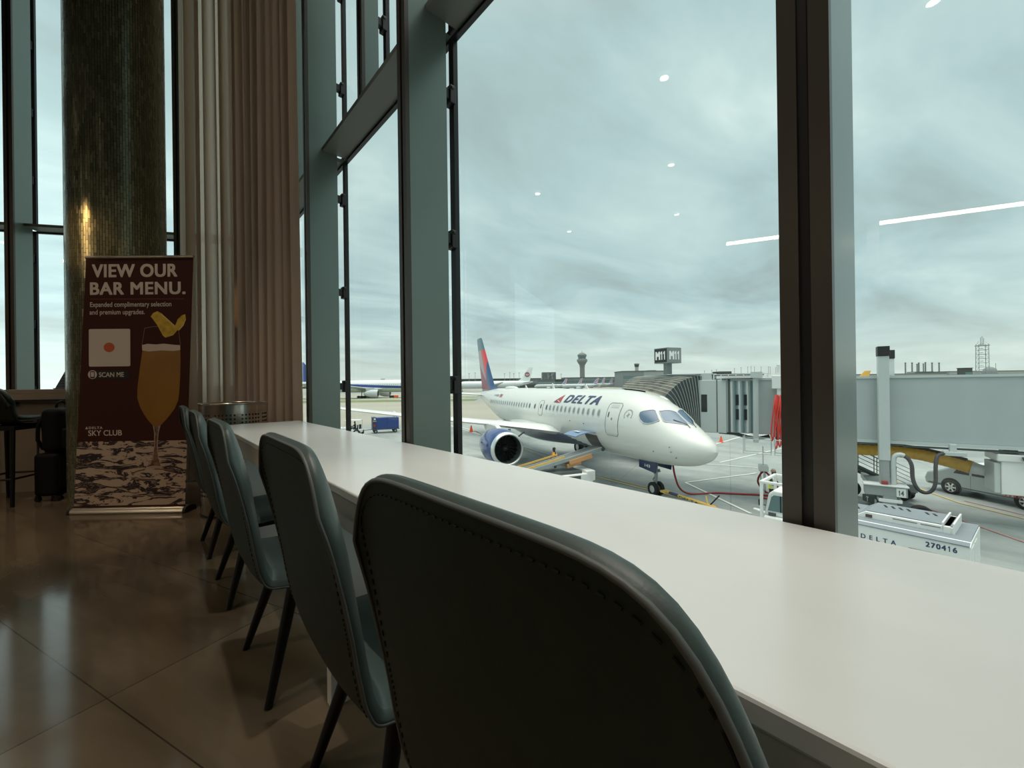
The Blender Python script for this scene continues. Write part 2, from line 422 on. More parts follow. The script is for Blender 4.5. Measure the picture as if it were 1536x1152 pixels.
# ------------------------------------------------------------------ world sky
def build_world():
    w = bpy.data.worlds.new('overcast_sky'); SC.world = w; w.use_nodes = True
    nt = w.node_tree; N = nt.nodes; L = nt.links
    bg = N['Background']
    tc = N.new('ShaderNodeTexCoord'); sp = N.new('ShaderNodeSeparateXYZ'); L.new(tc.outputs['Generated'], sp.inputs[0])
    def mth(op, a, b=None, c=None, clamp=False):
        n = N.new('ShaderNodeMath'); n.operation = op; n.use_clamp = clamp
        for i, v in enumerate((a, b, c)):
            if v is None: continue
            if isinstance(v, (int, float)): n.inputs[i].default_value = v
            else: L.new(v, n.inputs[i])
        return n.outputs[0]
    X, Y, Z = sp.outputs
    zz = mth('ADD', mth('MAXIMUM', Z, 0.0), .10)
    px = mth('DIVIDE', X, zz); py = mth('DIVIDE', Y, zz)
    cb = N.new('ShaderNodeCombineXYZ'); L.new(px, cb.inputs[0]); L.new(py, cb.inputs[1])
    mp = N.new('ShaderNodeMapping'); mp.inputs['Rotation'].default_value = (0, 0, rad(18)); mp.inputs['Scale'].default_value = (.55, 1.0, 1); mp.inputs['Location'].default_value = (3.1, 1.7, 0)
    L.new(cb.outputs[0], mp.inputs[0])
    n1 = N.new('ShaderNodeTexNoise'); n1.inputs['Scale'].default_value = 1.25; n1.inputs['Detail'].default_value = 9; n1.inputs['Roughness'].default_value = .55; n1.inputs['Distortion'].default_value = .5
    L.new(mp.outputs[0], n1.inputs['Vector'])
    r = N.new('ShaderNodeValToRGB'); cr = r.color_ramp
    cr.elements[0].position = .30; cr.elements[0].color = (.355, .455, .455, 1)
    cr.elements[1].position = .72; cr.elements[1].color = (.68, .82, .805, 1)
    e = cr.elements.new(.46); e.color = (.44, .585, .60, 1)
    e = cr.elements.new(.58); e.color = (.52, .675, .675, 1)
    L.new(n1.outputs[0], r.inputs[0])
    # paler and yellower towards the horizon
    hz = N.new('ShaderNodeMapRange'); hz.interpolation_type = 'SMOOTHSTEP'; hz.inputs[1].default_value = 0.0; hz.inputs[2].default_value = .17; hz.inputs[3].default_value = .62; hz.inputs[4].default_value = 0.0
    L.new(Z, hz.inputs[0])
    mx = N.new('ShaderNodeMix'); mx.data_type = 'RGBA'; L.new(hz.outputs[0], mx.inputs[0]); L.new(r.outputs[0], mx.inputs[6]); mx.inputs[7].default_value = (.70, .77, .68, 1)
    # an overcast sky is brighter overhead, and brighter towards the north-west where the sun hangs behind cloud
    up = N.new('ShaderNodeMapRange'); up.inputs[1].default_value = .70; up.inputs[2].default_value = .97; up.inputs[3].default_value = 1.0; up.inputs[4].default_value = SKY_UP
    L.new(Z, up.inputs[0])
    zc_ = N.new('ShaderNodeMapRange'); zc_.inputs[1].default_value = .66; zc_.inputs[2].default_value = .88
    L.new(Z, zc_.inputs[0])
    mz = N.new('ShaderNodeMix'); mz.data_type = 'RGBA'; L.new(zc_.outputs[0], mz.inputs[0]); L.new(mx.outputs[2], mz.inputs[6]); mz.inputs[7].default_value = (.70, .68, .63, 1)
    mx = mz
    dt = mth('ADD', mth('MULTIPLY', X, -.35), mth('MULTIPLY', Y, .937))
    az = N.new('ShaderNodeMapRange'); az.inputs[1].default_value = .80; az.inputs[2].default_value = .97; az.inputs[3].default_value = 1.0; az.inputs[4].default_value = 1.45
    L.new(dt, az.inputs[0])
    # ground below the horizon reflects less
    st = mth('MULTIPLY', up.outputs[0], az.outputs[0])
    L.new(mx.outputs[2], bg.inputs[0]); L.new(st, bg.inputs[1])
SKY_UP = 6.0
build_world()

# ------------------------------------------------------------------ camera
cam = bpy.data.cameras.new('camera'); co = bpy.data.objects.new('camera', cam); COL.objects.link(co)
cam.sensor_width = 36; cam.lens = 609.2 / 1536 * 36; cam.clip_start = .02; cam.clip_end = 6000
yaw, pitch, roll = rad(41.87), rad(.037), rad(-.744)
F = Vector((math.sin(yaw) * math.cos(pitch), math.cos(yaw) * math.cos(pitch), math.sin(pitch)))
R = Vector((math.cos(yaw), -math.sin(yaw), 0)); U = R.cross(F)
R, U = math.cos(roll) * R + math.sin(roll) * U, -math.sin(roll) * R + math.cos(roll) * U
co.matrix_world = Matrix(((R.x, U.x, -F.x, 0), (R.y, U.y, -F.y, 0), (R.z, U.z, -F.z, 1.017), (0, 0, 0, 1)))
SC.camera = co
SC.view_settings.view_transform = 'Standard'; SC.view_settings.look = 'None'; SC.view_settings.gamma = 1
SC.view_settings.exposure = 0.22
SC.view_settings.use_curve_mapping = False

# =================================================================== ROOM
CZ = 6.6                        # double-height strip along the glass
LZ = 4.6                        # lower ceiling deeper in the room
def poly_slab(name, pts, z0, z1, m):
    mb = MB(); mb.prism(pts, lambda a, b, t: (a, b, z0 + t), z1 - z0); return mb.build(name, m)
FP = [(-13, -7), (1.30, -7), (1.30, 5.93), (-13, 13.86)]
struct(poly_slab('floor', FP, -.25, 0, M['floor']), 'polished brown stone tile floor of the lounge', 'floor')
struct(poly_slab('ceiling', FP, CZ, CZ + .2, M['ceil']), 'dim high ceiling along the window wall', 'ceiling')
struct(poly_slab('ceiling', [(-13, -7), (-1.9, -7), (-1.9, 7.6), (-13, 13.7)], LZ + .03, LZ + .25, M['ceil']), 'dim lower ceiling deeper in the lounge', 'ceiling')
struct(MB().bb(-13.2, 1.3, -7.2, -7, 0, CZ).build('wall_rear', M['wall_dark']), 'dark wood wall at the rear of the lounge', 'wall')
struct(MB().bb(-13.2, -13, -7, 13.86, 0, CZ).build('wall_inner', M['wall_dark']), 'dark wood wall at the inner side of the lounge', 'wall')
struct(MB().bb(.9, 1.30, -7, 5.60, GZ, -.25).build('wall_facade', M['bld_mid']), 'grey facade wall below the lounge floor', 'wall')
# low wall under the right-hand windows
struct(MB().bb(1.08, 1.28, -7, 5.70, 0, .46).build('wall_right', M['wall_low']), 'low beige wall below the tall windows', 'wall')

class Wall:
    def __init__(s, rz, y0): s.rz = rz; s.y0 = y0
WR = Wall(-PI / 2, .877)         # along = -Y, outwards = +X
WL = Wall(rad(-29), 5.30)        # along = (.875, -.485), outwards = (.485, .875)
cnt = {'t': 0, 'w': 0}
def wall_root(wall):
    return Matrix.Rotation(wall.rz, 4, 'Z')
def put(o, wall):
    o.rotation_euler = (0, 0, wall.rz); return o
WF = .078
def fin(wall, a, z0, z1, label, clamps=(), y0=None, depth=.22):
    """deep upright metal fin standing inside the glass, with a groove down its front edge and black clamps to the glazing bar"""
    y0 = wall.y0 if y0 is None else y0
    cnt['t'] += 1
    mb = MB(); h = WF / 2
    mb.bb(a - h, a - .009, y0, y0 + .02, z0, z1, 1).bb(a + .009, a + h, y0, y0 + .02, z0, z1, 1)
    mb.bb(a - .012, a + .012, y0 + .012, y0 + .03, z0, z1, 2)
    mb.bb(a - h, a + h, y0 + .02, y0 + depth, z0, z1, 0)
    o = put(mb.build('trim_%d' % cnt['t'], [M['fin'], M['fin_edge'], M['black']]), wall)
    struct(o, label, 'mullion')
    for z in clamps:
        a_ = a - .018
        c = MB().bb(a_ - .018, a_ + .018, y0 + depth, wall.y0 + .29, z - .026, z + .026)
        c.bb(a_ - .028, a_ + .028, wall.y0 + .262, wall.y0 + .295, z - .045, z + .045)
        c.cyl((a_ - .032, wall.y0 + .275, z + .03), (a_ + .032, wall.y0 + .275, z + .03), .010, n=8)
        c.build('clamp', M['black'], o, bevel=.004)
    return o
def window(wall, a0, a1, z0, z1, label):
    cnt['w'] += 1
    y = wall.y0 + .288; d = .026; t = .021
    if wall is WR: a0 -= .020; a1 -= .020
    mb = MB()
    mb.bb(a0, a0 + t, y, y + d, z0, z1).bb(a1 - t, a1, y, y + d, z0, z1)
    mb.bb(a0 + t, a1 - t, y, y + d, z0, z0 + t).bb(a0 + t, a1 - t, y, y + d, z1 - t, z1)
    o = put(mb.build('window_%d' % cnt['w'], M['frame_dark']), wall)
    struct(o, label, 'window')
    yg = y + .014
    g = MB().add([(a0 + t, yg, z0 + t), (a1 - t, yg, z0 + t), (a1 - t, yg, z1 - t), (a0 + t, yg, z1 - t)], [(0, 1, 2, 3)])
    me = bpy.data.meshes.new('glass_pane'); me.from_pydata(g.v, [], g.f); me.materials.append(M['glass'])
    gp = bpy.data.objects.new('glass_pane', me); COL.objects.link(gp); gp.parent = o
    gp['label'] = 'clear tinted pane of glass'
    return o
def transom(wall, a0, a1, label):
    cnt['t'] += 1
    o = put(MB().bb(a0, a1, wall.y0 + .113, wall.y0 + .30, 2.785, 2.815).build('trim_%d' % cnt['t'], M['transom']), wall)
    return struct(o, label, 'transom')
CL = (.30, 1.018, 1.752, 2.48)
CU = (3.35, 4.10, 4.85, 5.6)
ra = [-(.19 + 1.524 * k) for k in range(-5, 4)]      # a = -Y
ords = {3: 'tall grey fin nearest the far corner, behind the brown curtain', 2: 'tall grey fin beside the brown curtain, at the far end of the counter', 1: 'wide grey fin in the middle, left of the aircraft window',
        0: 'dark fronted fin between aircraft window and jet bridge window'}
for i, a in enumerate(ra):
    k = i - 5
    fin(WR, a, 0, CZ, ords.get(k, 'grey window fin number %d behind the viewer along the counter wall' % (-k)), CL + CU)
names = {2: 'narrow tall window showing the blue striped airliner and blue baggage cart', 1: 'large window showing the white airliner on the apron', 0: 'right window showing the grey jet bridge', 3: 'window behind the brown curtain'}
for i in range(len(ra) - 1):
    k = i - 5
    a1, a0 = ra[i], ra[i + 1]
    window(WR, a0, a1, .46, 2.79, names.get(k, 'window %d bays behind the viewer along the counter' % (-k)))
    transom(WR, a0 + WF / 2, a1 - WF / 2, 'grey transom beam above ' + names.get(k, 'the window %d bays behind the viewer' % (-k)))
    am = (a0 + a1) / 2
    if k >= 0:
        fin(WR, am, 2.815, CZ, 'slim upper fin above ' + names.get(k), CU, y0=.99, depth=.107)
        for s, (b0, b1) in enumerate(((a0, am), (am, a1))):
            window(WR, b0, b1, 2.815, CZ, ('far' if s == 0 else 'near') + ' upper light above ' + names.get(k))
    else:
        window(WR, a0, a1, 2.815, CZ, 'upper light %d bays behind the viewer' % (-k))
window(WR, -5.74, ra[-1], .46, 2.79, 'last window before the corner, behind the curtain'); window(WR, -5.74, ra[-1], 2.815, CZ, 'upper light in the corner behind the curtain')
# angled left wall
la = [-4.16 - 1.524 * k for k in (4, 3, 2, 1, 0, -1)] + [-1.80]
lab = {4: 'grey fin at the left edge, above the laminate desk', 5: 'grey fin between mosaic column and sheer curtain'}
for i, a in enumerate(la[:-1]):
    fin(WL, a, 0, CZ, lab.get(i, 'grey fin %d bays beyond the left edge of the desk' % (4 - i)), CL + CU)
for i in range(len(la) - 1):
    nm = {3: 'bright window at the left edge, behind the bar stool', 4: 'bright window left of the mosaic column above the desk', 5: 'bright window behind the sheer curtain'}.get(i, 'window %d bays left along the angled wall' % (4 - i))
    window(WL, la[i], la[i + 1], 1.0, 2.79, nm); transom(WL, la[i] + .039, la[i + 1] - .039, 'grey transom above the ' + nm)
    window(WL, la[i], la[i + 1], 2.815, CZ, 'upper light above the ' + nm)
o = put(MB().bb(-17, -1.95, 5.56, 5.66, 0, 1.0).build('wall_left', M['wall_low']), WL); struct(o, 'low beige wall below the angled windows', 'wall')
fin(WL, -1.83, 0, CZ, 'corner post where the two window walls meet', (), y0=5.33, depth=.3)

# mosaic column
def column():
    n = 72; r = .354; c = (-.198, 5.396)
    vs = [(c[0] + r * math.cos(2 * PI * k / n), c[1] + r * math.sin(2 * PI * k / n), z) for z in (0, CZ) for k in range(n)]
    fs = [(k, (k + 1) % n, n + (k + 1) % n, n + k) for k in range(n)]
    me = bpy.data.meshes.new('column'); me.from_pydata(vs, [], fs)
    uv = me.uv_layers.new(name='UVMap')
    for p in me.polygons:
        k = p.index
        for li, (zz, kk) in zip(p.loop_indices, ((0, k), (0, k + 1), (CZ, k + 1), (CZ, k))):
            uv.data[li].uv = (zz, kk * 2 * PI / n * r)
    me.polygons.foreach_set('use_smooth', [True] * n); me.materials.append(M['mosaic'])
    o = bpy.data.objects.new('column', me); COL.objects.link(o)
    struct(o, 'round column clad in small green bronze mosaic tiles behind the banner', 'column')
column()

# ------------------------------------------------------------------ counter
ct = thing('window_counter', 'long white quartz counter running along the tall windows', 'counter', (0, 0, 0))
CT0, CT1, CX0, CX1 = -3.2, 3.42, .363, .864
MB().bb(CX0, CX1, CT0, CT1, .735, .76).build('countertop', M['quartz'], ct, bevel=.004)
MB().bb(CX0 + .004, CX0 + .034, CT0 + .01, CT1 - .01, .655, .735).bb(CX0 + .034, CX1 - .01, CT1 - .04, CT1 - .01, .655, .735).build('apron_panel', M['quartz_edge'], ct, bevel=.002)
for y in (-2.1, -.40, 1.36, 2.84):
    MB().bb(.42, .84, y - .02, y + .02, 0, .735).build('support_leg', M['white'], ct, bevel=.003)

# ------------------------------------------------------------------ chairs
def lerp_tab(tab, x):
    if x <= tab[0][0]: return tab[0][1]
    for (a, b), (c, d) in zip(tab, tab[1:]):
        if x <= c:
            t = (x - a) / (c - a); t = t * t * (3 - 2 * t) * .4 + t * .6
            return b + (d - b) * t
    return tab[-1][1]
# outer skin of the shell along v: top of the back -> under the seat -> front of the seat   (x forward, z up)
PROF = [(-.318, .905), (-.311, .865), (-.302, .80), (-.293, .72), (-.284, .64), (-.274, .56), (-.262, .49), (-.244, .425), (-.214, .372), (-.15, .345), (-.04, .340), (.09, .348), (.20, .372)]
def prof(v):
    t = v * (len(PROF) - 1); i = min(int(t), len(PROF) - 2); f = t - i
    p = [PROF[max(0, min(len(PROF) - 1, i + k))] for k in (-1, 0, 1, 2)]
    def cr(k):
        a, b, c, d = (q[k] for q in p)
        return .5 * (2 * b + (c - a) * f + (2 * a - 5 * b + 4 * c - d) * f * f + (-a + 3 * b - 3 * c + d) * f ** 3)
    return cr(0), cr(1)
HW = [(0, .258), (.12, .264), (.3, .265), (.5, .262), (.62, .258), (.75, .248), (1, .220)]
def shell(u, v, inset=0.0):
    """outer surface point; inset moves it inwards (towards the sitter)"""
    x, z = prof(v)
    w = lerp_tab(HW, v) - inset * .25
    y = w * u
    # top corners are rounded off
    top = max(0.0, 1 - v / .42)
    z -= .105 * abs(u) ** 7.5 * top * top * (3 - 2 * top)
    wz = max(0.0, min(1.0, (.915 - z) / .34)); wrap = .016 * abs(u) ** 2.2 * wz ** .9
    if v < .50: x += wrap
    else:
        k = min(1, (v - .50) / .22); x += wrap * (1 - k); z += .040 * u * u * k
    if inset:
        e = .004; xa, za = prof(max(0, v - e)); xb, zb = prof(min(1, v + e))
        tx, tz = xb - xa, zb - za; l = math.hypot(tx, tz)
        nx, nz = -tz / l, tx / l              # towards the sitter: forward for the back, up for the seat
        x += nx * inset; z += nz * inset
    return (x, y, z)
us = [math.sin(PI / 2 * (-1 + 2 * k / 36)) for k in range(37)]
vs_ = [k / 48 for k in range(49)]
def edge_pts(inset, us_=None, vmax=1.0):
    a = [shell(-1, v, inset) for v in [vmax - vmax * k / 48 for k in range(48)]]
    b = [shell(u, 0, inset) for u in us]
    c = [shell(1, v, inset) for v in [vmax * (k + 1) / 48 for k in range(48)]]
    return a + b + c
def make_chair():
    root = thing('dining_chair', 'x', 'chair')
    TH = .036
    mb = MB()
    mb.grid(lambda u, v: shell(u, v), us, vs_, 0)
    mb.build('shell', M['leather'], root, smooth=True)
    # padded front face with a rolled edge between
    ib = MB()
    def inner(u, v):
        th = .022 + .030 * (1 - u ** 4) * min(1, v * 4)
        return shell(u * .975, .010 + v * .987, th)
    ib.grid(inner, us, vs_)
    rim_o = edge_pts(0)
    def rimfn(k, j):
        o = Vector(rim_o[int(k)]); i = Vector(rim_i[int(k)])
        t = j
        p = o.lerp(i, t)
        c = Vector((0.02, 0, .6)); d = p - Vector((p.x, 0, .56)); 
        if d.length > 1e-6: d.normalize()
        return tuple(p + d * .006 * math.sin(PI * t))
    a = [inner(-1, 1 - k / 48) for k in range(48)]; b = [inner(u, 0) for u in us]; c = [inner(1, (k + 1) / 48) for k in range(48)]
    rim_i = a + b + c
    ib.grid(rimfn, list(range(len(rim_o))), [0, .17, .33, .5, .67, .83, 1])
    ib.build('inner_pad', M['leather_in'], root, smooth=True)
    pp = [Vector(p) for p in edge_pts(0)]
    MB().tube(pp, .0032, 6).build('piping', M['piping'], root, smooth=True, label='pale welt round the edge of the back')
    # stitches a finger's width inside the welt, on the outer face
    st = MB()
    line = [Vector(shell(-.925, v)) for v in [.62 - .56 * k / 110 for k in range(111)]] + [Vector(shell(u, .048)) for u in [-.90 + 1.80 * k / 150 for k in range(151)]] + [Vector(shell(.925, v)) for v in [.06 + .56 * k / 110 for k in range(111)]]
    acc = 0; last = None
    res = [line[0]]
    for p, q in zip(line, line[1:]):
        d = (q - p).length; 
        acc += d
        if acc >= .0045: res.append(q); acc = 0
    for i in range(0, len(res) - 1, 2):
        o = Vector((-.0012, 0, 0))
        st.tube([res[i] + o, res[i + 1] + o], .0011, 4)
    st.build('stitching', M['thread'], root)
    MB().bb(-.13, .15, -.13, .13, .325, .350).build('seat_plate', M['leg_black'], root, bevel=.004)
    for sx, sy in ((-1, 1), (-1, -1), (1, 1), (1, -1)):
        p0 = (-.105 if sx < 0 else .115, .115 * sy, .355); p1 = (-.208 if sx < 0 else .215, .198 * sy, 0)
        MB().tube([p0, p1], [.022, .012], 14).build('leg', M['leg_black'], root, smooth=True, auto=50)
    return root
ch0 = make_chair()
# (y, x, turn, label)
CH = [(.318, .527, 0, 'green leather dining chair nearest the viewer, its broad back filling the bottom of the view'),
      (.962, .522, -1, 'green leather dining chair second along the counter, just beyond the big one at the bottom'),
      (1.68, .482, 0, 'green leather dining chair third along the counter, in the middle of the row of five'),
      (2.465, .474, 0, 'green leather dining chair fourth along the counter, next to last of the row'),
      (3.21, .468, 0, 'green leather dining chair farthest along the counter, in front of the steel bin')]
for i, (y, x, t, l) in enumerate(CH):
    c = ch0 if i == 0 else copy_tree(ch0)
    c.location = (x, y, 0); c.rotation_euler = (0, 0, rad(t)); c['label'] = l; c['group'] = 'green dining chairs along the counter'

# ------------------------------------------------------------------ steel bin
bn = thing('waste_bin', 'round perforated stainless steel bin beyond the far end of the counter', 'bin', (.533, 4.085, 0))
BR = .233
mb = MB(); mb.lathe([(BR - .004, .012), (BR, .02), (BR, .885), (BR + .004, .889), (BR - .008, .889), (BR - .010, .84), (BR - .012, .3)], n=64)
mb.lathe([(0.001, .012), (BR - .004, .012)], n=64)
mb.build('body', M['steel'], bn, smooth=True, auto=40)
MB().tube([(BR * 1.0 * math.cos(2 * PI * k / 64), BR * math.sin(2 * PI * k / 64), .889) for k in range(64)], .008, 8, closed=True).build('rim', M['steel'], bn, smooth=True)
MB().lathe([(.001, .8), (BR - .014, .8)], n=48).build('inner_floor', M['black'], bn)
MB().lathe([(BR + .002, 0), (BR + .002, .012), (.001, .012)], n=48).build('foot_ring', M['black'], bn)
hp = MB()
for k in range(56):                     # a band of square punched holes in columns of two, all round
    a = 2 * PI * k / 56
    if k % 7 in (0,): continue
    for j in range(22):
        z = .80 - j * .030
        if z < .12: break
        hp.box((BR * math.cos(a) * 1.001, BR * math.sin(a) * 1.001, z), (.003, .0105, .0125), rz=a)
hp.build('perforation', M['black'], bn)

# ------------------------------------------------------------------ roll-up banner
BA = rad(-40.9)
bnr = thing('banner_stand', 'dark brown roll-up banner advertising the bar menu, in front of the mosaic column', 'banner', (-.123, 4.593, 0), BA)
BH = 2.155; LEAN = .125
def on_banner(u, z, off=0.0):
    y = LEAN * z / BH
    return (u, y - off, z)
xl = lambda y: 131 + (80 - 131) * (y - 66) / 1022.0
xr = lambda y: 560 + (522 - 560) * (y - 66) / 1022.0
def pj(x, y):       # printed layout: artwork units -> metres on the sheet
    s = (x - xl(y)) / (xr(y) - xl(y)); t = (y - 66) / 1022.0
    return (s - .5) * .90, (BH - .025) - t * (BH - .025 - .055)
def pp3(x, y, lay): 
    u, z = pj(x, y); return on_banner(u, z, .0010 + lay * .0003)
P_bg = mat('banner_brown_print', (.046, .0095, .005), .6, spec=.25)
P_cream = mat('banner_cream_print', (.62, .55, .47), .5)
P_line = mat('banner_rust_print', (.20, .05, .02), .5)
P_amber = mat('banner_amber_print', (.27, .125, .012), .4, noise=.18, nscale=2.5)
P_foam = mat('banner_foam_print', (.62, .50, .42), .5)
P_rim = mat('banner_glass_outline_print', (.20, .10, .07), .5)
P_stem = mat('banner_stem_print', (.16, .085, .05), .4, noise=.8, nscale=30)
P_stem2 = mat('banner_stem_light_print', (.40, .30, .24), .4)
P_lem = mat('banner_lemon_print', (.56, .36, .03), .5, noise=.25, nscale=25)
P_lem2 = mat('banner_lemon_edge_print', (.68, .52, .14), .5)
P_pill = mat('banner_black_print', (.007, .006, .006), .4)
P_or = mat('banner_orange_print', (.55, .10, .03), .5)
def damask():
    m = bpy.data.materials.new('banner_scroll_pattern_print'); m.use_nodes = True
    nt = m.node_tree; N = nt.nodes; L = nt.links; b = N['Principled BSDF']
    tc = N.new('ShaderNodeTexCoord'); mp = N.new('ShaderNodeMapping'); mp.inputs['Scale'].default_value = (3.0, 1, 10.5); L.new(tc.outputs['Object'], mp.inputs[0])
    n = N.new('ShaderNodeTexNoise'); n.inputs['Scale'].default_value = 1.5; n.inputs['Detail'].default_value = 4; n.inputs['Roughness'].default_value = .62; n.inputs['Distortion'].default_value = 1.6
    L.new(mp.outputs[0], n.inputs['Vector'])
    r = N.new('ShaderNodeValToRGB'); r.color_ramp.interpolation = 'LINEAR'
    r.color_ramp.elements[0].position = .495; r.color_ramp.elements[0].color = (.50, .38, .29, 1)
    r.color_ramp.elements[1].position = .515; r.color_ramp.elements[1].color = (.022, .012, .016, 1)
    e = r.color_ramp.elements.new(.60); e.color = (.022, .012, .016, 1)
    e = r.color_ramp.elements.new(.625); e.color = (.34, .25, .20, 1)
    e = r.color_ramp.elements.new(.66); e.color = (.03, .016, .02, 1)
    L.new(n.outputs[0], r.inputs[0]); L.new(r.outputs[0], b.inputs['Base Color']); b.inputs['Roughness'].default_value = .45
    return m
P_dam = damask()
sk = MB().add([on_banner(-.45, .05), on_banner(.45, .05), on_banner(.45, BH - .02), on_banner(-.45, BH - .02), on_banner(-.45, .05, -.002), on_banner(.45, .05, -.002), on_banner(.45, BH - .02, -.002), on_banner(-.45, BH - .02, -.002)],
              [(0, 1, 2, 3), (7, 6, 5, 4), (0, 4, 5, 1), (2, 6, 7, 3), (1, 5, 6, 2), (0, 3, 7, 4)])
sk.build('printed_sheet', P_bg, bnr)
pr = MB()
def flat(pts, lay, mi): pr.add([pp3(x, y, lay) for x, y in pts], [tuple(range(len(pts)))], mi)
flat([(xl(826), 826), (xr(826), 826), (xr(1084), 1084), (xl(1084), 1084)], 0, 7)
flat([(148, 236), (523, 238), (523, 240), (148, 238)], 0, 1)
def rrect(x0, y0, x1, y1, r, n=6):
    o = []
    for cx, cy, a0 in ((x1 - r, y0 + r, -90), (x1 - r, y1 - r, 0), (x0 + r, y1 - r, 90), (x0 + r, y0 + r, 180)):
        o += [(cx + r * math.cos(rad(a0 + 90 * k / n)), cy + r * math.sin(rad(a0 + 90 * k / n))) for k in range(n + 1)]
    return o
flat(rrect(141, 363, 306, 519, 6), 0, 0)                       # blank pale card
flat([(222 + 22 * math.cos(2 * PI * k / 24), 440 + 20 * math.sin(2 * PI * k / 24)) for k in range(24)], 1, 8)
flat(rrect(138, 535, 304, 571, 17), 0, 9)
flat([(155 + 18 * math.cos(2 * PI * k / 24), 552 + 18 * math.sin(2 * PI * k / 24)) for k in range(24)], 1, 0)
flat(rrect(146, 538, 164, 567, 3), 2, 9); flat([(149, 542), (161, 542), (161, 561), (149, 561)], 3, 0)
# champagne glass
LIQ = [(355, 454), (348, 500), (340, 560), (334, 610), (333, 650), (345, 690), (360, 718), (378, 745), (396, 765), (425, 765), (444, 745), (464, 722), (482, 697), (496, 665), (501, 630), (505, 560), (507, 500), (506, 454)]
flat(LIQ, 1, 2)
flat([(353, 432), (375, 427), (410, 430), (440, 427), (480, 432), (506, 434), (506, 454), (480, 458), (430, 455), (380, 459), (354, 454)], 2, 3)
for a, b in (((364, 360), (353, 432)), ((499, 366), (507, 432))):
    flat([(a[0] - 1.2, a[1]), (a[0] + 1.2, a[1]), (b[0] + 1.2, b[1]), (b[0] - 1.2, b[1])], 1, 4)
flat([(364, 360), (395, 354), (440, 353), (480, 357), (499, 366), (498, 368), (480, 359.5), (440, 355.5), (395, 356.5), (365, 362.5)], 1, 4)
flat([(395, 764), (401, 795), (401, 835), (391, 900), (382, 930), (425, 930), (418, 900), (412, 835), (416, 795), (427, 764)], 2, 5)
flat([(395, 764), (400, 795), (400, 840), (391, 905), (395, 905), (403, 838), (404, 795), (399, 768)], 3, 6)
flat([(418, 768), (415, 795), (410, 845), (416, 900), (419, 900), (414, 838), (418, 795), (425, 766)], 3, 6)
flat([(403 + 28 * math.cos(2 * PI * k / 20), 933 + 6 * math.sin(2 * PI * k / 20)) for k in range(20)], 3, 6)
for k in range(28):
    q_ = [(400 + w_ * math.cos(2 * PI * kk / 28), 962 + h_ * math.sin(2 * PI * kk / 28)) for w_, h_ in ((92, 24), (84, 19)) for kk in (k, k + 1)]
    if k % 7 < 5: flat([q_[0], q_[1], q_[3], q_[2]], 2, 5)
flat([(389, 312), (399, 298), (416, 290), (432, 300), (486, 352), (497, 370), (478, 392), (447, 402), (437, 393), (414, 348)], 4, 10)
flat([(486, 352), (497, 325), (512, 310), (527, 304), (530, 326), (520, 352), (503, 372), (497, 372)], 4, 10)
flat([(432, 300), (486, 352), (484, 357), (427, 304)], 5, 11); flat([(530, 326), (520, 352), (503, 372), (501, 368), (516, 348), (526, 326)], 5, 11)
pr.build('printed_picture', [P_cream, P_line, P_amber, P_foam, P_rim, P_stem, P_stem2, P_dam, P_or, P_pill, P_lem, P_lem2], bnr)
lt = MB()
def tx(s, x0, x1, y0, y1, bold=0, space=1, lay=3):
    put_text(lt, s, lambda a, b: pp3(x0 + (x1 - x0) * a, y1 + (y0 - y1) * b, lay), 0, bold, 0, space)
tx('VIEW OUR', 155, 497, 89, 146, .055, 1.06); tx('BAR MENU.', 147, 529, 166, 220, .055, 1.08)
lt.build('heading_lettering', P_cream, bnr); lt = MB()
tx('Expanded complimentary selection', 147, 472, 250, 277, .03); tx('and premium upgrades.', 145, 365, 282, 309, .03)
lt.build('subtitle_lettering', P_cream, bnr); lt = MB()
tx('SCAN ME', 181, 281, 543, 563, .04); lt.build('button_lettering', P_cream, bnr); lt = MB()
tx('DELTA', 140, 195, 765, 775, .05, 1.3); tx('SKY CLUB', 138, 272, 780, 803, .03)
lt.add([pp3(126, 775, 3), pp3(137, 775, 3), pp3(131.5, 764, 3)], [(0, 1, 2)])
lt.build('lettering', P_cream, bnr)
MB().cyl(on_banner(-.452, BH - .012), on_banner(.452, BH - .012), .013, n=12).build('top_rail', M['alu'], bnr, smooth=True, auto=40)
b2 = MB()
bp_ = [(-.03, 0), (-.034, .010), (-.028, .034), (-.012, .048), (.03, .052), (.075, .042), (.085, .01), (.08, 0)]
b2.prism([(a, b) for a, b in bp_], lambda a, b, t: (-.465 + t, a, b), .93)
b2.build('base_cassette', M['alu'], bnr, smooth=True, auto=35)
for sx in (-1, 1):
    MB().prism([(a * 1.06, b * 1.05) for a, b in bp_], lambda a, b, t: (sx * .465 + (t - .012), a, b), .024).build('end_cap', M['black'], bnr)
MB().cyl((0, LEAN * .03 + .02, .04), (0, LEAN + .02, BH - .02), .011).build('pole', M['alu'], bnr, smooth=True, auto=40)

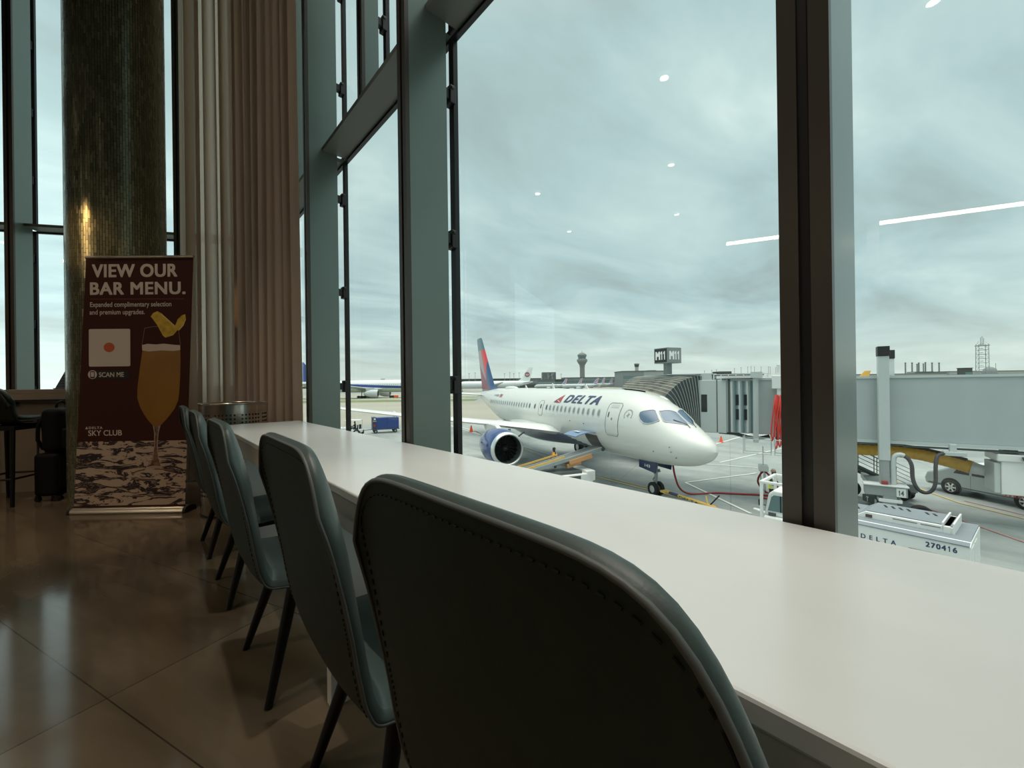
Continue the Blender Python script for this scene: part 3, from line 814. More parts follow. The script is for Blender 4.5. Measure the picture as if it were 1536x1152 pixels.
# ------------------------------------------------------------------ curtains
def curtain(name, path, z0, z1, folds, amp, m, label, over=.0):
    mb = MB()
    pts = [Vector((x, y, 0)) for x, y in path]
    seg = [(b - a).length for a, b in zip(pts, pts[1:])]; T = sum(seg)
    def at(s):
        d = s * T
        for (a, b), l in zip(zip(pts, pts[1:]), seg):
            if d <= l + 1e-9: 
                t = (b - a).normalized(); return a + t * d, Vector((-t.y, t.x, 0))
            d -= l
        t = (pts[-1] - pts[-2]).normalized(); return pts[-1], Vector((-t.y, t.x, 0))
    rnd = random.Random(len(name) * 3 + folds)
    ph = [rnd.uniform(-.5, .5) for _ in range(folds + 2)]; am = [rnd.uniform(.55, 1.2) for _ in range(folds + 2)]
    nu = folds * 22
    def fn(u, v):
        p, n = at(u)
        q = u * folds; i = int(q)
        t = q - i
        k = am[i] * (1 - t) + am[i + 1] * t; h = ph[i] * (1 - t) + ph[i + 1] * t
        w = math.sin(2 * PI * (q + .25 * h * (1 - .35 * v)))
        w = math.copysign(abs(w) ** .75, w)
        a = amp * k * (.72 + .28 * (1 - v)) * w + .012 * math.sin(5.1 * u * T + 2 * v)
        e_ = -over * (T / folds) * k * math.sin(4 * PI * (q + .25 * h * (1 - .35 * v))) * min(1, 8 * u, 8 * (1 - u))
        return (p.x + n.x * a + n.y * e_, p.y + n.y * a - n.x * e_, z0 + (z1 - z0) * v)
    mb.grid(fn, [k / nu for k in range(nu + 1)], [k / 14 for k in range(15)])
    o = mb.build(name, m, smooth=True)
    s = o.modifiers.new('thick', 'SOLIDIFY'); s.thickness = .002
    return tag(o, label, 'curtain')
curtain('sheer_curtain', [(.285, 5.70), (.50, 5.58), (.86, 5.36)], .02, CZ - .02, 4, .060, M['sheer'], 'pale backlit sheer curtain hanging right of the mosaic column', .36)
curtain('brown_curtain', [(.70, 5.31), (.79, 5.0), (.81, 4.4), (.895, 3.49)], .02, CZ - .02, 9, .042, M['drape'], 'heavy brown curtain gathered beside the counter end and grey fin', .15)

# ------------------------------------------------------------------ desk by the left windows
dk = thing('bar_desk', 'beige laminate bar desk below the angled windows at the left', 'desk', (0, 0, 0), WL.rz)
MB().bb(-9, -3.18, 4.985, 5.52, .985, 1.028).build('desktop', M['wood_desk'], dk, bevel=.003)
MB().bb(-9, -3.18, 4.9855, 5.01, .925, .985).build('front_rail', M['wood_desk'], dk, bevel=.002)
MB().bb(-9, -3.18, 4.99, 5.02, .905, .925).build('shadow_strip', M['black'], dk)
MB().bb(-9, -3.2, 5.08, 5.11, 0, .985).build('modesty_panel', M['wall_low'], dk)
MB().bb(-4.05, -3.93, 5.02, 5.08, .875, .905).build('socket_block', M['black'], dk)
cb = MB().tube([Vector((-4.10 + .012 * math.sin(k * 1.3), 5.05 - .0 + (k > 22) * -.01 * (k - 22), .90 - k * .0375)) for k in range(24)] + [Vector((-4.08 - .08 * k, 4.98 + .02 * math.sin(k), .012)) for k in range(1, 6)], .005, 6).build('power_cord', M['black'], smooth=True)
cb.parent = dk
# bar stool
stl = thing('bar_stool', 'dark green bar stool at the left edge, in front of the laminate desk', 'stool', (-.945, 5.825, 0), rad(61))
def sshell(u, v, inset=0):
    P2 = [(-.27, 1.055), (-.262, 1.01), (-.25, .95), (-.232, .88), (-.205, .81), (-.16, .752), (-.09, .722), (0, .712), (.10, .712), (.19, .72), (.225, .712)]
    t = v * (len(P2) - 1); i = min(int(t), len(P2) - 2); f = t - i
    x = P2[i][0] * (1 - f) + P2[i + 1][0] * f; z = P2[i][1] * (1 - f) + P2[i + 1][1] * f
    top = max(0, 1 - v / .5)
    y = (.19 - .03 * v) * u
    z -= .20 * abs(u) ** 4 * top * top
    x += .09 * u * u * min(1, v * 2) * max(0, 1 - v / .55)
    if inset:
        k = max(0, min(1, (v - .25) / .35)); x += inset * (1 - k); z += inset * k
    return (x, y, z)
su = [-1 + k / 8 for k in range(17)]; sv = [k / 24 for k in range(25)]
sm = MB().grid(lambda u, v: sshell(u, v), su, sv)
sm.build('shell', M['leather'], stl, smooth=True).modifiers.new('thick', 'SOLIDIFY').thickness = .012
MB().grid(lambda u, v: sshell(u * .93, .03 + .95 * v, .035), su, sv).build('inner_pad', M['leather_in'], stl, smooth=True).modifiers.new('thick', 'SOLIDIFY').thickness = .03
MB().bb(-.16, .18, -.16, .16, .665, .705).build('seat_plate', M['leg_black'], stl, bevel=.005)
for sx, sy in ((-1, 1), (-1, -1), (1, 1), (1, -1)):
    MB().tube([(.15 * sx, .14 * sy, .69), (.205 * sx, .175 * sy, 0)], [.018, .014], 12).build('leg', M['leg_black'], stl, smooth=True, auto=50)
fr = MB(); q = [(-.196, -.165, .24), (.196, -.165, .24), (.196, .165, .24), (-.196, .165, .24)]
for a, b in zip(q, q[1:] + q[:1]): fr.cyl(a, b, .009, n=8)
fr.build('footrest', M['leg_black'], stl, smooth=True, auto=50)
# suitcase with a backpack on it
sc = thing('suitcase', 'black four-wheeled suitcase beside the mosaic column', 'suitcase', (-.635, 5.70, 0), rad(56))
MB().bb(-.135, .135, -.095, .095, .05, .44).build('body', M['bag'], sc, bevel=.035, seg=4)
MB().bb(-.11, .11, -.103, -.093, .12, .40).build('front_pocket', M['bag'], sc, bevel=.004)
for sx in (-1, 1):
    for sy in (-1, 1):
        w = MB().cyl((.105 * sx - .012, .075 * sy, .022), (.105 * sx + .012, .075 * sy, .022), .022, n=16); w.bb(.105 * sx - .016, .105 * sx + .016, .075 * sy - .012, .075 * sy + .012, .03, .056)
        w.build('wheel', M['black'], sc, smooth=True, auto=40)
hd = MB().cyl((-.09, .085, .42), (-.09, .085, .74), .008).cyl((.09, .085, .42), (.09, .085, .74), .008); hd.bb(-.11, .11, .07, .10, .73, .76)
hd.build('handle', M['bag_grey'], sc)
bk = thing('backpack', 'black backpack resting on the suitcase beside the mosaic column', 'backpack', (-.625, 5.69, .445), rad(56))
MB().bb(-.13, .13, -.10, .06, 0, .41).build('bag_body', M['bag'], bk, bevel=.055, seg=5)
MB().bb(-.10, .10, -.135, -.09, .03, .22).build('front_pocket', M['bag'], bk, bevel=.02, seg=3)
MB().tube([(-.05, -.02, .395), (-.045, -.02, .45), (0, -.02, .47), (.045, -.02, .45), (.05, -.02, .395)], .010, 8).build('grab_handle', M['bag'], bk, smooth=True)
for sx in (-1, 1):
    MB().tube([(.07 * sx, .06, .36), (.10 * sx, .085, .25), (.11 * sx, .08, .12), (.08 * sx, .06, .03)], .014, 8).build('shoulder_strap', M['bag'], bk, smooth=True)

# ------------------------------------------------------------------ lamps of the room and added fill spots
E_warm = emis('warm_led', (1.0, .80, .55), 22)
E_down = emis('downlight_lens', (1.0, .86, .68), 14)
ls = thing('linear_light', 'long warm linear light hung under the ceiling deep in the lounge, mirrored in the glass', 'light', (0, 0, 0))
d = Vector((-11.53 + 8.57, -2.7 - 3.998, 0)); L_ = d.length; ang = math.atan2(d.y, d.x)
MB().box((-10.05, .65, LZ - .05), (L_ + .06, .22, .10), rz=ang).build('housing', M['bld_dark'], ls)
MB().box((-10.05, .65, LZ - .106), (L_, .24, .012), rz=ang).build('diffuser', E_warm, ls)
DL = [(-2.2, 2.33), (-4.1, 3.2), (-3.14, 5.34), (-3.24, .17), (-6.09, 4.08), (-5.07, 6.2)]
for i, (x, y) in enumerate(DL):
    t = thing('ceiling_downlight', 'small round recessed downlight in the lounge ceiling, mirrored as a bright dot in the glass', 'light', (x, y, LZ), 0, 'recessed downlights')
    MB().lathe([(.050, -.004), (.068, -.006), (.070, 0)], n=24).build('bezel', M['white'], t, smooth=True)
    MB().lathe([(.0005, -.003), (.051, -.003)], n=24).build('lens', E_down, t)
def spot(loc, to, power, size, col=(1, .74, .48), r=.06, blend=.6):
    l = bpy.data.lights.new('spot_glow', 'SPOT'); l.energy = power; l.color = col; l.spot_size = rad(size); l.spot_blend = blend; l.shadow_soft_size = r
    o = bpy.data.objects.new('spot_glow', l); COL.objects.link(o); o.location = loc
    o.rotation_euler = (Vector(to) - Vector(loc)).to_track_quat('-Z', 'Y').to_euler()
    return o
for x, y in DL: spot((x, y, LZ - .03), (x, y, 0), 60, 95)
spot((-.1, 1.6, CZ - .03), (.62, 1.5, .76), 270, 34, (1, .94, .85))       # two added spots that brighten the counter, without fixtures
spot((-.1, -.2, CZ - .03), (.62, -.1, .76), 270, 34, (1, .94, .85))
spot((-5.66, 3.2, LZ - .06), (-.46, 5.13, 2.35), 480, 6.2, (1, .60, .26), .05, .8)   # wall-washer on the column
spot((-.75, 3.2, CZ - .05), (-.15, 4.6, 1.2), 260, 26, (1, .80, .62))    # added spot that brightens the banner, without a fixture

# =================================================================== OUTSIDE
gm = MB()
def quad(p0, p1, p2, p3, mi, h): gm.add([(p[0], p[1], GZ + h) for p in (p0, p1, p2, p3)], [(0, 1, 2, 3)], mi)
quad((-400, -2500), (3500, -2500), (3500, 3500), (-400, 3500), 0, 0)
def band(d0, d1, s0, s1, mi, h):          # strip parallel to the far taxiway, d metres out, s metres along it
    fx, fy, rx, ry = .6674, .7447, .7447, -.6674
    P = lambda d, s: (fx * d + rx * s, fy * d + ry * s)
    quad(P(d0, s0), P(d0, s1), P(d1, s1), P(d1, s0), mi, h)
band(62, 150, -900, 900, 1, .006); band(150, 171, -900, -14, 2, .012); band(178, 195, -900, -22, 1, .012); band(195, 206, -900, 14, 2, .012); band(206, 330, -900, 900, 1, .006)
band(330, 420, -900, 900, 0, .010); band(420, 2400, -1500, 2500, 1, .006)
def line(a, b, w, mi):
    a = Vector(a); b = Vector(b); t = (b - a).normalized(); n = Vector((-t.y, t.x)) * w / 2
    quad(a + n, b + n, b - n, a - n, mi, .02)
line((23.75, 11.16), (29.37, 9.09), .14, 3); line((23.75, 11.16), (20.2, 6.5), .14, 3)
line((29.2, 15.14), (31.4, 9.1), .15, 3); line((31.39, 12.13), (45, 10.5), .15, 3); line((38.3, 15.96), (62, 16.5), .2, 3); line((33, 22), (52, 24), .2, 3)
line((21.19, 15.69), (20.3, 9.0), .18, 4); line((20.77, 10.42), (21.64, 15.5), .12, 4); line((21.19, 15.69), (32, 44), .16, 4)
line((33.28, 48.43), (24.36, 20.88), .18, 3); line((29.56, 38.84), (36, 60), .18, 3); line((10, 47.5), (40, 55.5), .25, 3)
line((35.4, 4.4), (28.94, .22), .12, 4); line((28.94, .22), (25.5, -4.5), .12, 4); line((29.6, .1), (26.2, -4.6), .08, 5); line((27.2, 1.6), (21.0, -3.6), .10, 5); line((21, -2.2), (15, -1.2), .10, 5)
struct(gm.build('ground', [M['ground'], M['taxiway'], M['turf'], M['line_white'], M['line_yellow'], M['line_red']]), 'grey concrete apron with painted lines, taxiway and grass strips', 'ground')

# ------------------------------------------------------------------ the white airliner
TOP = [(0, 2.85), (.1, 3.08), (.5, 3.42), (1.2, 3.80), (1.9, 4.22), (2.9, 4.88), (4, 5.28), (5.5, 5.52), (7.5, 5.6), (23, 5.6), (28, 5.55), (33, 5.3), (36.7, 4.95)]
BOT = [(0, 2.85), (.1, 2.60), (.5, 2.28), (1.2, 2.02), (2.5, 1.84), (4, 1.75), (6, 1.72), (22, 1.72), (26, 2.2), (30, 3.1), (34, 4.0), (36.7, 4.45)]
WID = [(0, .0), (.1, .28), (.5, .66), (1.2, 1.02), (2.5, 1.42), (4, 1.64), (6, 1.75), (22, 1.75), (26, 1.6), (30, 1.15), (34, .55), (36.7, .2)]
def mono(tab, x):
    n = len(tab)
    if x <= tab[0][0]: return tab[0][1]
    if x >= tab[-1][0]: return tab[-1][1]
    d = [(tab[i + 1][1] - tab[i][1]) / (tab[i + 1][0] - tab[i][0]) for i in range(n - 1)]
    m = [d[0]] + [0 if d[i - 1] * d[i] <= 0 else 2 * d[i - 1] * d[i] / (d[i - 1] + d[i]) for i in range(1, n - 1)] + [d[-1]]
    for i in range(n - 1):
        if tab[i][0] <= x <= tab[i + 1][0]:
            h = tab[i + 1][0] - tab[i][0]; t = (x - tab[i][0]) / h
            return (2 * t**3 - 3 * t * t + 1) * tab[i][1] + (t**3 - 2 * t * t + t) * h * m[i] + (-2 * t**3 + 3 * t * t) * tab[i + 1][1] + (t**3 - t * t) * h * m[i + 1]
def fus(x, th, off=0.):
    t, b, w = mono(TOP, x), mono(BOT, x), mono(WID, x)
    return (x, (w + off) * math.cos(th), (t + b) / 2 + ((t - b) / 2 + off) * math.sin(th))
def th_at(x, z):      # angle on the starboard side at height z
    t, b = mono(TOP, x), mono(BOT, x)
    return math.asin(max(-1, min(1, (z - (t + b) / 2) / ((t - b) / 2))))
AN = rad(69.26)
pl = thing('airliner', 'white regional jet with navy belly parked nose towards the jet bridge outside the window', 'airplane', (18.67, 7.40, GZ), AN)
xs = [0.001, .04, .1, .2, .35, .5, .7, .95, 1.2, 1.5, 1.8, 2.1, 2.4, 2.7, 3, 3.4, 3.8, 4.2, 4.6, 5, 5.5, 6, 6.5, 6.95, 7.2, 7.5, 7.9, 8.35, 8.6, 9, 9.5] + [10 + .6 * k for k in range(44)] + [36.3, 36.7]
fb = MB()
ang_ = [2 * PI * k / 96 for k in range(96)]
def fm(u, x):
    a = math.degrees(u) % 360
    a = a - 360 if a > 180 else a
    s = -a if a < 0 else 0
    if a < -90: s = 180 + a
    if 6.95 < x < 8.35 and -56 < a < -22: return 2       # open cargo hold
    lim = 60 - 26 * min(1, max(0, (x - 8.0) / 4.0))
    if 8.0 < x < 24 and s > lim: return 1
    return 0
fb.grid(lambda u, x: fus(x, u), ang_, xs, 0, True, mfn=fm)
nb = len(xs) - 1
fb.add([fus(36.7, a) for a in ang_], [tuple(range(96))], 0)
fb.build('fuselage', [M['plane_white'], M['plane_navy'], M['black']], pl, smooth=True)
# belly fairing round the wing root
def fair(u, v):
    x = 9.6 + 14.4 * v
    s = math.sin(PI * min(1, v * 1.25) * .5) * math.sin(PI * min(1, (1 - v) * 1.6) * .5)
    w = 1.2 + .86 * s; h = .70 + .62 * s
    return (x, w * math.cos(u), 2.55 - .05 * s + h * math.sin(u) * (1 if math.sin(u) < 0 else .85))
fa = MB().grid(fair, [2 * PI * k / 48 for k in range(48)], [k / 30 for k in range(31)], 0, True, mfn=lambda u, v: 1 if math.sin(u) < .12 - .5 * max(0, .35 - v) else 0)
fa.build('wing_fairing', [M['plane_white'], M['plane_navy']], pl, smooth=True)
def surf_patch(pts, off, mb, mi=0, sub=6):
    """patch on the skin from an outline of (station, angle in degrees)"""
    n = len(pts); cx = sum(p[0] for p in pts) / n; ct_ = sum(p[1] for p in pts) / n
    P = []
    for i in range(n):
        a, b = pts[i], pts[(i + 1) % n]
        P += [(a[0] + (b[0] - a[0]) * k / sub, a[1] + (b[1] - a[1]) * k / sub) for k in range(sub)]
    m = len(P); R_ = 5
    V = [fus(cx, rad(ct_), off)]
    for r in range(1, R_ + 1):
        V += [fus(cx + (x - cx) * r / R_, rad(ct_ + (t - ct_) * r / R_), off) for x, t in P]
    fs = [(0, 1 + i, 1 + (i + 1) % m) for i in range(m)]
    for r in range(R_ - 1):
        for i in range(m):
            a = 1 + r * m + i; b = 1 + r * m + (i + 1) % m
            fs.append((a, a + m, b + m, b))
    mb.add(V, fs, mi)
    return [fus(x, rad(t), off) for x, t in P]
W1 = [(3.32, 25.5), (3.46, 31), (3.48, 37), (3.38, 41), (3.1, 49), (2.92, 54.5), (2.82, 55.2), (2.62, 50), (2.36, 43.2), (2.38, 40.5), (2.60, 29.5), (2.82, 23.8), (3.05, 21.6)]
W2 = [(2.68, 59), (2.62, 62.5), (2.46, 78), (2.30, 88), (2.16, 88.5), (1.85, 88.5), (1.50, 87.5), (1.44, 84), (1.46, 79), (1.75, 63), (2.10, 49.5), (2.20, 48.0), (2.40, 52)]
for wp, side in ((W1, 1), (W2, 1), (W1, -1), (W2, -1)):
    w = [(x, t if side > 0 else 180 - t) for x, t in wp]
    mb = MB(); ring = surf_patch(w, .012, mb, 0, 3)
    o = mb.build('cockpit_window', M['cockpit'], pl, smooth=True)
    MB().tube([Vector(p) for p in ring], .022, 6, closed=True).build('window_seal', M['win_ring'], o, smooth=True)
for sx, (a, b) in enumerate((((1.42, 80), (1.95, 66)), ((1.42, 100), (1.95, 118)))):
    MB().tube([fus(a[0] - .18, rad(a[1]), .03), fus(a[0], rad(a[1]), .06), fus((a[0] + b[0]) / 2, rad((a[1] + b[1]) / 2), .05), fus(b[0], rad(b[1]), .03)], .016, 5).build('wiper', M['black'], pl)
# passenger windows, starboard
def pwin(x, z, dark=False, h=.235, w=.145):
    mb = MB(); t0 = th_at(x, z)
    hh = (mono(TOP, x) - mono(BOT, x)) / 2
    P = []
    for k in range(20):
        a = 2 * PI * k / 20
        ca, sa = math.cos(a), math.sin(a)
        P.append((x + w * math.copysign(abs(ca) ** .75, ca), z + h * math.copysign(abs(sa) ** .75, sa)))
    for sc_, off, mi in ((1.0, .010, 0), (.72, .018, 1)):
        V = [fus(x + (a - x) * sc_, th_at(x, z + (b - z) * sc_), off) for a, b in P]
        V.append(fus(x, t0, off)); n = len(P)
        mb.add(V, [(n, i, (i + 1) % n) for i in range(n)], mi)
    return mb.build('passenger_window', [M['win_ring'], M['cabin_win_dark' if dark else 'cabin_win']], pl)
for k in range(13): pwin(6.66 + .573 * k, 4.26, k == 12)
pwin(15.61, 4.24, True); pwin(16.64, 4.24, True)
for k in range(19): pwin(17.25 + .565 * k, 4.24)
# doors
def door(name, x0, x1, z0, z1, label=None, m='plane_white', r=.018):
    P = [(x0, z0 + .12), (x0, z1 - .12), (x0 + .12, z1), (x1 - .12, z1), (x1, z1 - .12), (x1, z0 + .12), (x1 - .12, z0), (x0 + .12, z0)]
    Q = []
    for i in range(8):
        a, b = P[i], P[(i + 1) % 8]
        Q += [(a[0] + (b[0] - a[0]) * k / 6, a[1] + (b[1] - a[1]) * k / 6) for k in range(6)]
    t = [(x, math.degrees(th_at(x, z))) for x, z in Q]
    mb = MB(); ring = surf_patch(t, .012, mb, 0, 1)
    o = mb.build(name, M[m], pl, smooth=True, label=label)
    MB().tube([Vector(p) for p in ring], r, 5, closed=True).build('door_seam', M['seam_dark'], o, smooth=True)
    return o
dr = door('service_door', 4.80, 5.88, 3.10, 4.86)
mb = MB(); surf_patch([(5.02, math.degrees(th_at(5.0, 4.60))), (5.66, math.degrees(th_at(5.6, 4.60))), (5.66, math.degrees(th_at(5.6, 4.78))), (5.02, math.degrees(th_at(5.0, 4.78)))], .02, mb); mb.build('door_header', M['win_ring'], dr)
mb = MB(); surf_patch([(4.86, math.degrees(th_at(5, 3.10))), (5.84, math.degrees(th_at(5, 3.10))), (5.84, math.degrees(th_at(5, 3.20))), (4.86, math.degrees(th_at(5, 3.20)))], .022, mb); mb.build('door_sill', M['win_ring'], dr)
mb = MB(); surf_patch([(5.62, 14), (5.72, 14), (5.72, 23), (5.62, 23)], .02, mb); mb.build('door_handle', M['grey_dark'], dr)
mb = MB(); surf_patch([(5.28, 10), (5.40, 10), (5.40, 14), (5.28, 14)], .02, mb); mb.build('door_window', M['cabin_win'], dr)
ex = door('exit_door', 14.15, 14.85, 3.62, 4.72, r=.014)
pw = pwin(14.5, 4.28, True); pw.parent = ex
for x, y in ((8.9, 1.76), (12.0, 1.76)):
    pass
# cargo door swung up, with a blue inner face
cg = MB()
def cgp(a, b, t):     # a along the station, b outwards and slightly down from the hinge
    hx, hy, hz = fus(7.65, rad(-22), .02)
    return (6.95 + 1.45 * a, hy + .08 + 1.3 * b, hz + .10 + .26 * b - .40 * b * b + t)
cg.grid(lambda a, b: cgp(a, b, .05), [0, .5, 1], [k / 8 for k in range(9)], 0)
cg.grid(lambda a, b: cgp(a, b, 0), [0, .5, 1], [k / 8 for k in range(9)], 0)
for a in (0, 1):
    cg.grid(lambda t, b: cgp(a, b, .05 * t), [0, 1], [k / 8 for k in range(9)], 0)
cg.grid(lambda a, t: cgp(a, 1, .05 * t), [0, 1], [0, 1], 0)
o = cg.build('cargo_door', mat('cargo_door_blue', (.16, .24, .38), .3), pl, smooth=True, auto=40, label='open pale blue cargo door')
MB().bb(7.4, 7.9, 2.45, 2.62, fus(7.65, rad(-22))[2] + .19, fus(7.65, rad(-22))[2] + .21).build('door_latch', M['white'], o)
# lettering, widget, registration, little emblem
def on_hull(x_left, x_right, z0, z1, lean=0):
    return lambda a, b: fus(x_left + (x_right - x_left) * a - lean * b, th_at(x_left + (x_right - x_left) * a, z0 + (z1 - z0) * b), .016)
lm = MB(); put_text(lm, 'DELTA', on_hull(11.25, 7.05, 4.69, 5.20), 0, .06, .32, 1.22, slices=8)
lm.build('title_lettering', M['letter_navy'], pl); lm = MB(); put_text(lm, 'N143DU', on_hull(26.6, 25.0, 4.78, 4.98), 0, 0, 0, 1.0, slices=3)
lm.build('registration_lettering', M['letter_navy'], pl)
wg = MB()
tri = on_hull(12.72, 11.62, 4.62, 5.20)
def wtri(pts, mi):
    n = 8
    a, b, c = pts
    V = []; fs = []
    for i in range(n + 1):
        for j in range(n + 1 - i):
            u, v = i / n, j / n
            V.append(tri(a[0] + (b[0] - a[0]) * u + (c[0] - a[0]) * v, a[1] + (b[1] - a[1]) * u + (c[1] - a[1]) * v))
    idx = {}; k = 0
    for i in range(n + 1):
        for j in range(n + 1 - i): idx[i, j] = k; k += 1
    for i in range(n):
        for j in range(n - i):
            fs.append((idx[i, j], idx[i + 1, j], idx[i, j + 1]))
            if i + j < n - 1: fs.append((idx[i + 1, j], idx[i + 1, j + 1], idx[i, j + 1]))
    wg.add(V, fs, mi)
wtri(((.50, .40), (.60, .44), (.94, 1.0)), 0); wtri(((.42, .36), (.50, .42), (.94, 1.0)), 1)
wtri(((.0, .10), (.42, .32), (.94, 1.0)), 1); wtri(((.52, .36), (.98, .06), (.94, 1.0)), 0); wtri(((.0, .06), (.46, .28), (.72, .02)), 1); wtri(((.48, .28), (.74, .02), (.98, .02)), 0)
wg.build('logo_widget', [M['logo_red'], M['plane_darkred']], pl)
eb = MB()
ey = on_hull(4.42, 3.88, 4.02, 4.56)
for k in range(14):
    a = 2 * PI * k / 20 - .4; ca, sa = math.cos(a), math.sin(a)
    eb.add([ey(.5 + .44 * ca + .05 * sa, .5 + .44 * sa - .05 * ca), ey(.5 + .44 * ca - .05 * sa, .5 + .44 * sa + .05 * ca), ey(.5 + .54 * ca - .05 * sa, .5 + .54 * sa + .05 * ca), ey(.5 + .54 * ca + .05 * sa, .5 + .54 * sa - .05 * ca)], [(0, 1, 2, 3)])
eb.add([ey(.3, .45), ey(.7, .62), ey(.72, .56), ey(.32, .39)], [(0, 1, 2, 3)]); eb.add([ey(.46, .72), ey(.53, .74), ey(.56, .28), ey(.49, .28)], [(0, 1, 2, 3)])
eb.build('hull_emblem', M['seam'], pl)
fl = MB()
fg = on_hull(24.75, 24.0, 4.72, 5.02)
for k in range(6): fl.add([fg(0, k / 6), fg(1, k / 6), fg(1, (k + .55) / 6), fg(0, (k + .55) / 6)], [(0, 1, 2, 3)], 0)
fl.add([fg(0, .5), fg(.42, .5), fg(.42, 1), fg(0, 1)], [(0, 1, 2, 3)], 1)
fl.build('flag_decal', [M['logo_red'], M['letter_navy']], pl)
# small probes and dark ports on the nose
for x, t in ((1.55, -2), (1.5, -14), (2.5, -26), (1.35, -30), (9.9, -3), (8.2, -4)):
    p = Vector(fus(x, rad(t))); q = Vector(fus(x, rad(t), .06)); MB().cyl(p, q, .03, .02, 8).build('probe', M['seam_dark'], pl)
for x, h in ((10.5, .35), (15.5, .42), (21, .28)):
    z = mono(TOP, x); MB().prism([(x - .12, z - .02), (x + .28, z - .02), (x + .40, z + h), (x + .24, z + h)], lambda a, b, t: (a, -.02 + t, b), .04).build('antenna', M['plane_white'], pl)
z = mono(TOP, 25); MB().ball((25, 0, z - .02), (1.6, .45, .24), 16).build('radome_hump', M['plane_white'], pl, smooth=True)
# wings
def aero(n=10):
    up = [(k / n, .62 * (.2969 * math.sqrt(k / n) - .126 * k / n - .3516 * (k / n)**2 + .2843 * (k / n)**3 - .1015 * (k / n)**4)) for k in range(n + 1)]
    return [(x, z) for x, z in reversed(up)] + [(x, -.7 * z) for x, z in up[1:]]
def wing(secs, name, m, side, vertical=False):
    A = aero(); mb = MB()
    def fn(k, j):
        xle, y, z, c = secs[int(j)]; a, b = A[int(k)]
        if vertical: return (xle + a * c, side * b * c, z)
        return (xle + a * c, side * y, z + b * c)
    mb.grid(fn, list(range(len(A))), list(range(len(secs))), 0, True)
    mb.add([fn(k, len(secs) - 1) for k in range(len(A))], [tuple(range(len(A)))])
    return mb.build(name, m, pl, smooth=True, auto=40)
for s in (1, -1):
    w = wing([(11.6, 1.2, 2.55, 6.8), (13.0, 3.0, 2.78, 5.2), (14.6, 6.0, 3.15, 3.9), (17.6, 11.5, 3.72, 2.9), (20.0, 15.6, 4.22, 2.1), (20.5, 16.4, 4.35, 1.9), (21.2, 17.2, 4.75, 1.4), (21.9, 17.6, 5.5, .8)], 'wing', M['plane_white'], s)
    for y, x in ((4.2, 16.4), (8.5, 17.6), (12, 19.4)):
        MB().ball((x, s * y, 2.72 + .105 * y - .2), (1.5, .14, .24), 12).build('flap_fairing', M['plane_white'], w, smooth=True)
    wing([(32.6, .3, 4.75, 3.2), (34.0, 3.0, 4.95, 2.3), (35.6, 6.0, 5.2, 1.3)], 'tailplane', M['plane_white'], s)
    # engine
    en = thing('engine', 'navy', 'x'); del en['label'], en['category']; en.parent = pl; en.location = (10.6, s * 5.8, 1.84)
    nac = [(.98, .12), (1.10, .30), (1.19, .8), (1.21, 1.5), (1.17, 2.3), (1.02, 3.1), (.86, 3.6), (.83, 3.6), (.80, 2.5)]
    MB().lathe(nac, n=48, axis='X').build('nacelle', M['plane_blue'], en, smooth=True)
    lp = [(.95, .30), (.90, .16), (.91, .06), (.955, .005), (1.00, .02), (1.06, .12), (1.105, .30)]
    MB().lathe(lp, n=48, axis='X').build('intake_lip', M['lip'], en, smooth=True)
    MB().lathe([(.95, .30), (.93, .6), (.93, 1.05)], n=48, axis='X').build('intake_duct', M['duct'], en, smooth=True)
    MB().lathe([(.0005, 1.04), (.93, 1.04)], n=48, axis='X').build('fan_backing', M['black'], en)
    fn_ = MB()
    for k in range(20):
        a = 2 * PI * k / 20
        for r0, r1 in ((.24, .42), (.42, .62), (.62, .80), (.80, .92)):
            def bp2(r, e): 
                aa = a + e * (.16 + .0 * r) + .28 * r
                return (.70 + .28 * (e + .5) * (.5 + r * .5), r * math.cos(aa), r * math.sin(aa))
            fn_.add([bp2(r0, -.5), bp2(r0, .5), bp2(r1, .5), bp2(r1, -.5)], [(0, 1, 2, 3)])
    fn_.build('fan', M['fan'], en)
    MB().lathe([(.0005, .42), (.08, .48), (.17, .62), (.25, .85)], n=24, axis='X').build('spinner', M['fan'], en, smooth=True)
    sp_ = MB().tube([(.44 + .12 * k / 10, (.02 + .011 * k) * math.cos(k * .62), (.02 + .011 * k) * math.sin(k * .62)) for k in range(11)], .008, 5); sp_.build('spinner_spiral', M['white'], en)
    py = MB().prism([(1.0, 1.0), (2.2, 1.35), (5.2, 1.35), (4.4, .85), (3.4, .7)], lambda a, b, t: (a, t - .16, b), .32); py.build('pylon', M['plane_white'], en, bevel=.04)
# tail fin with its coloured bands
FINM = bpy.data.materials.new('tail_fin_livery'); FINM.use_nodes = True
nt = FINM.node_tree; N = nt.nodes; L = nt.links; b = N['Principled BSDF']
tc = N.new('ShaderNodeTexCoord'); spx = N.new('ShaderNodeSeparateXYZ'); L.new(tc.outputs['Object'], spx.inputs[0])
def mth(op, a, bb_=None, c=None):
    n = N.new('ShaderNodeMath'); n.operation = op
    for i, v in enumerate((a, bb_, c)):
        if v is None: continue
        if isinstance(v, (int, float)): n.inputs[i].default_value = v
        else: L.new(v, n.inputs[i])
    return n.outputs[0]
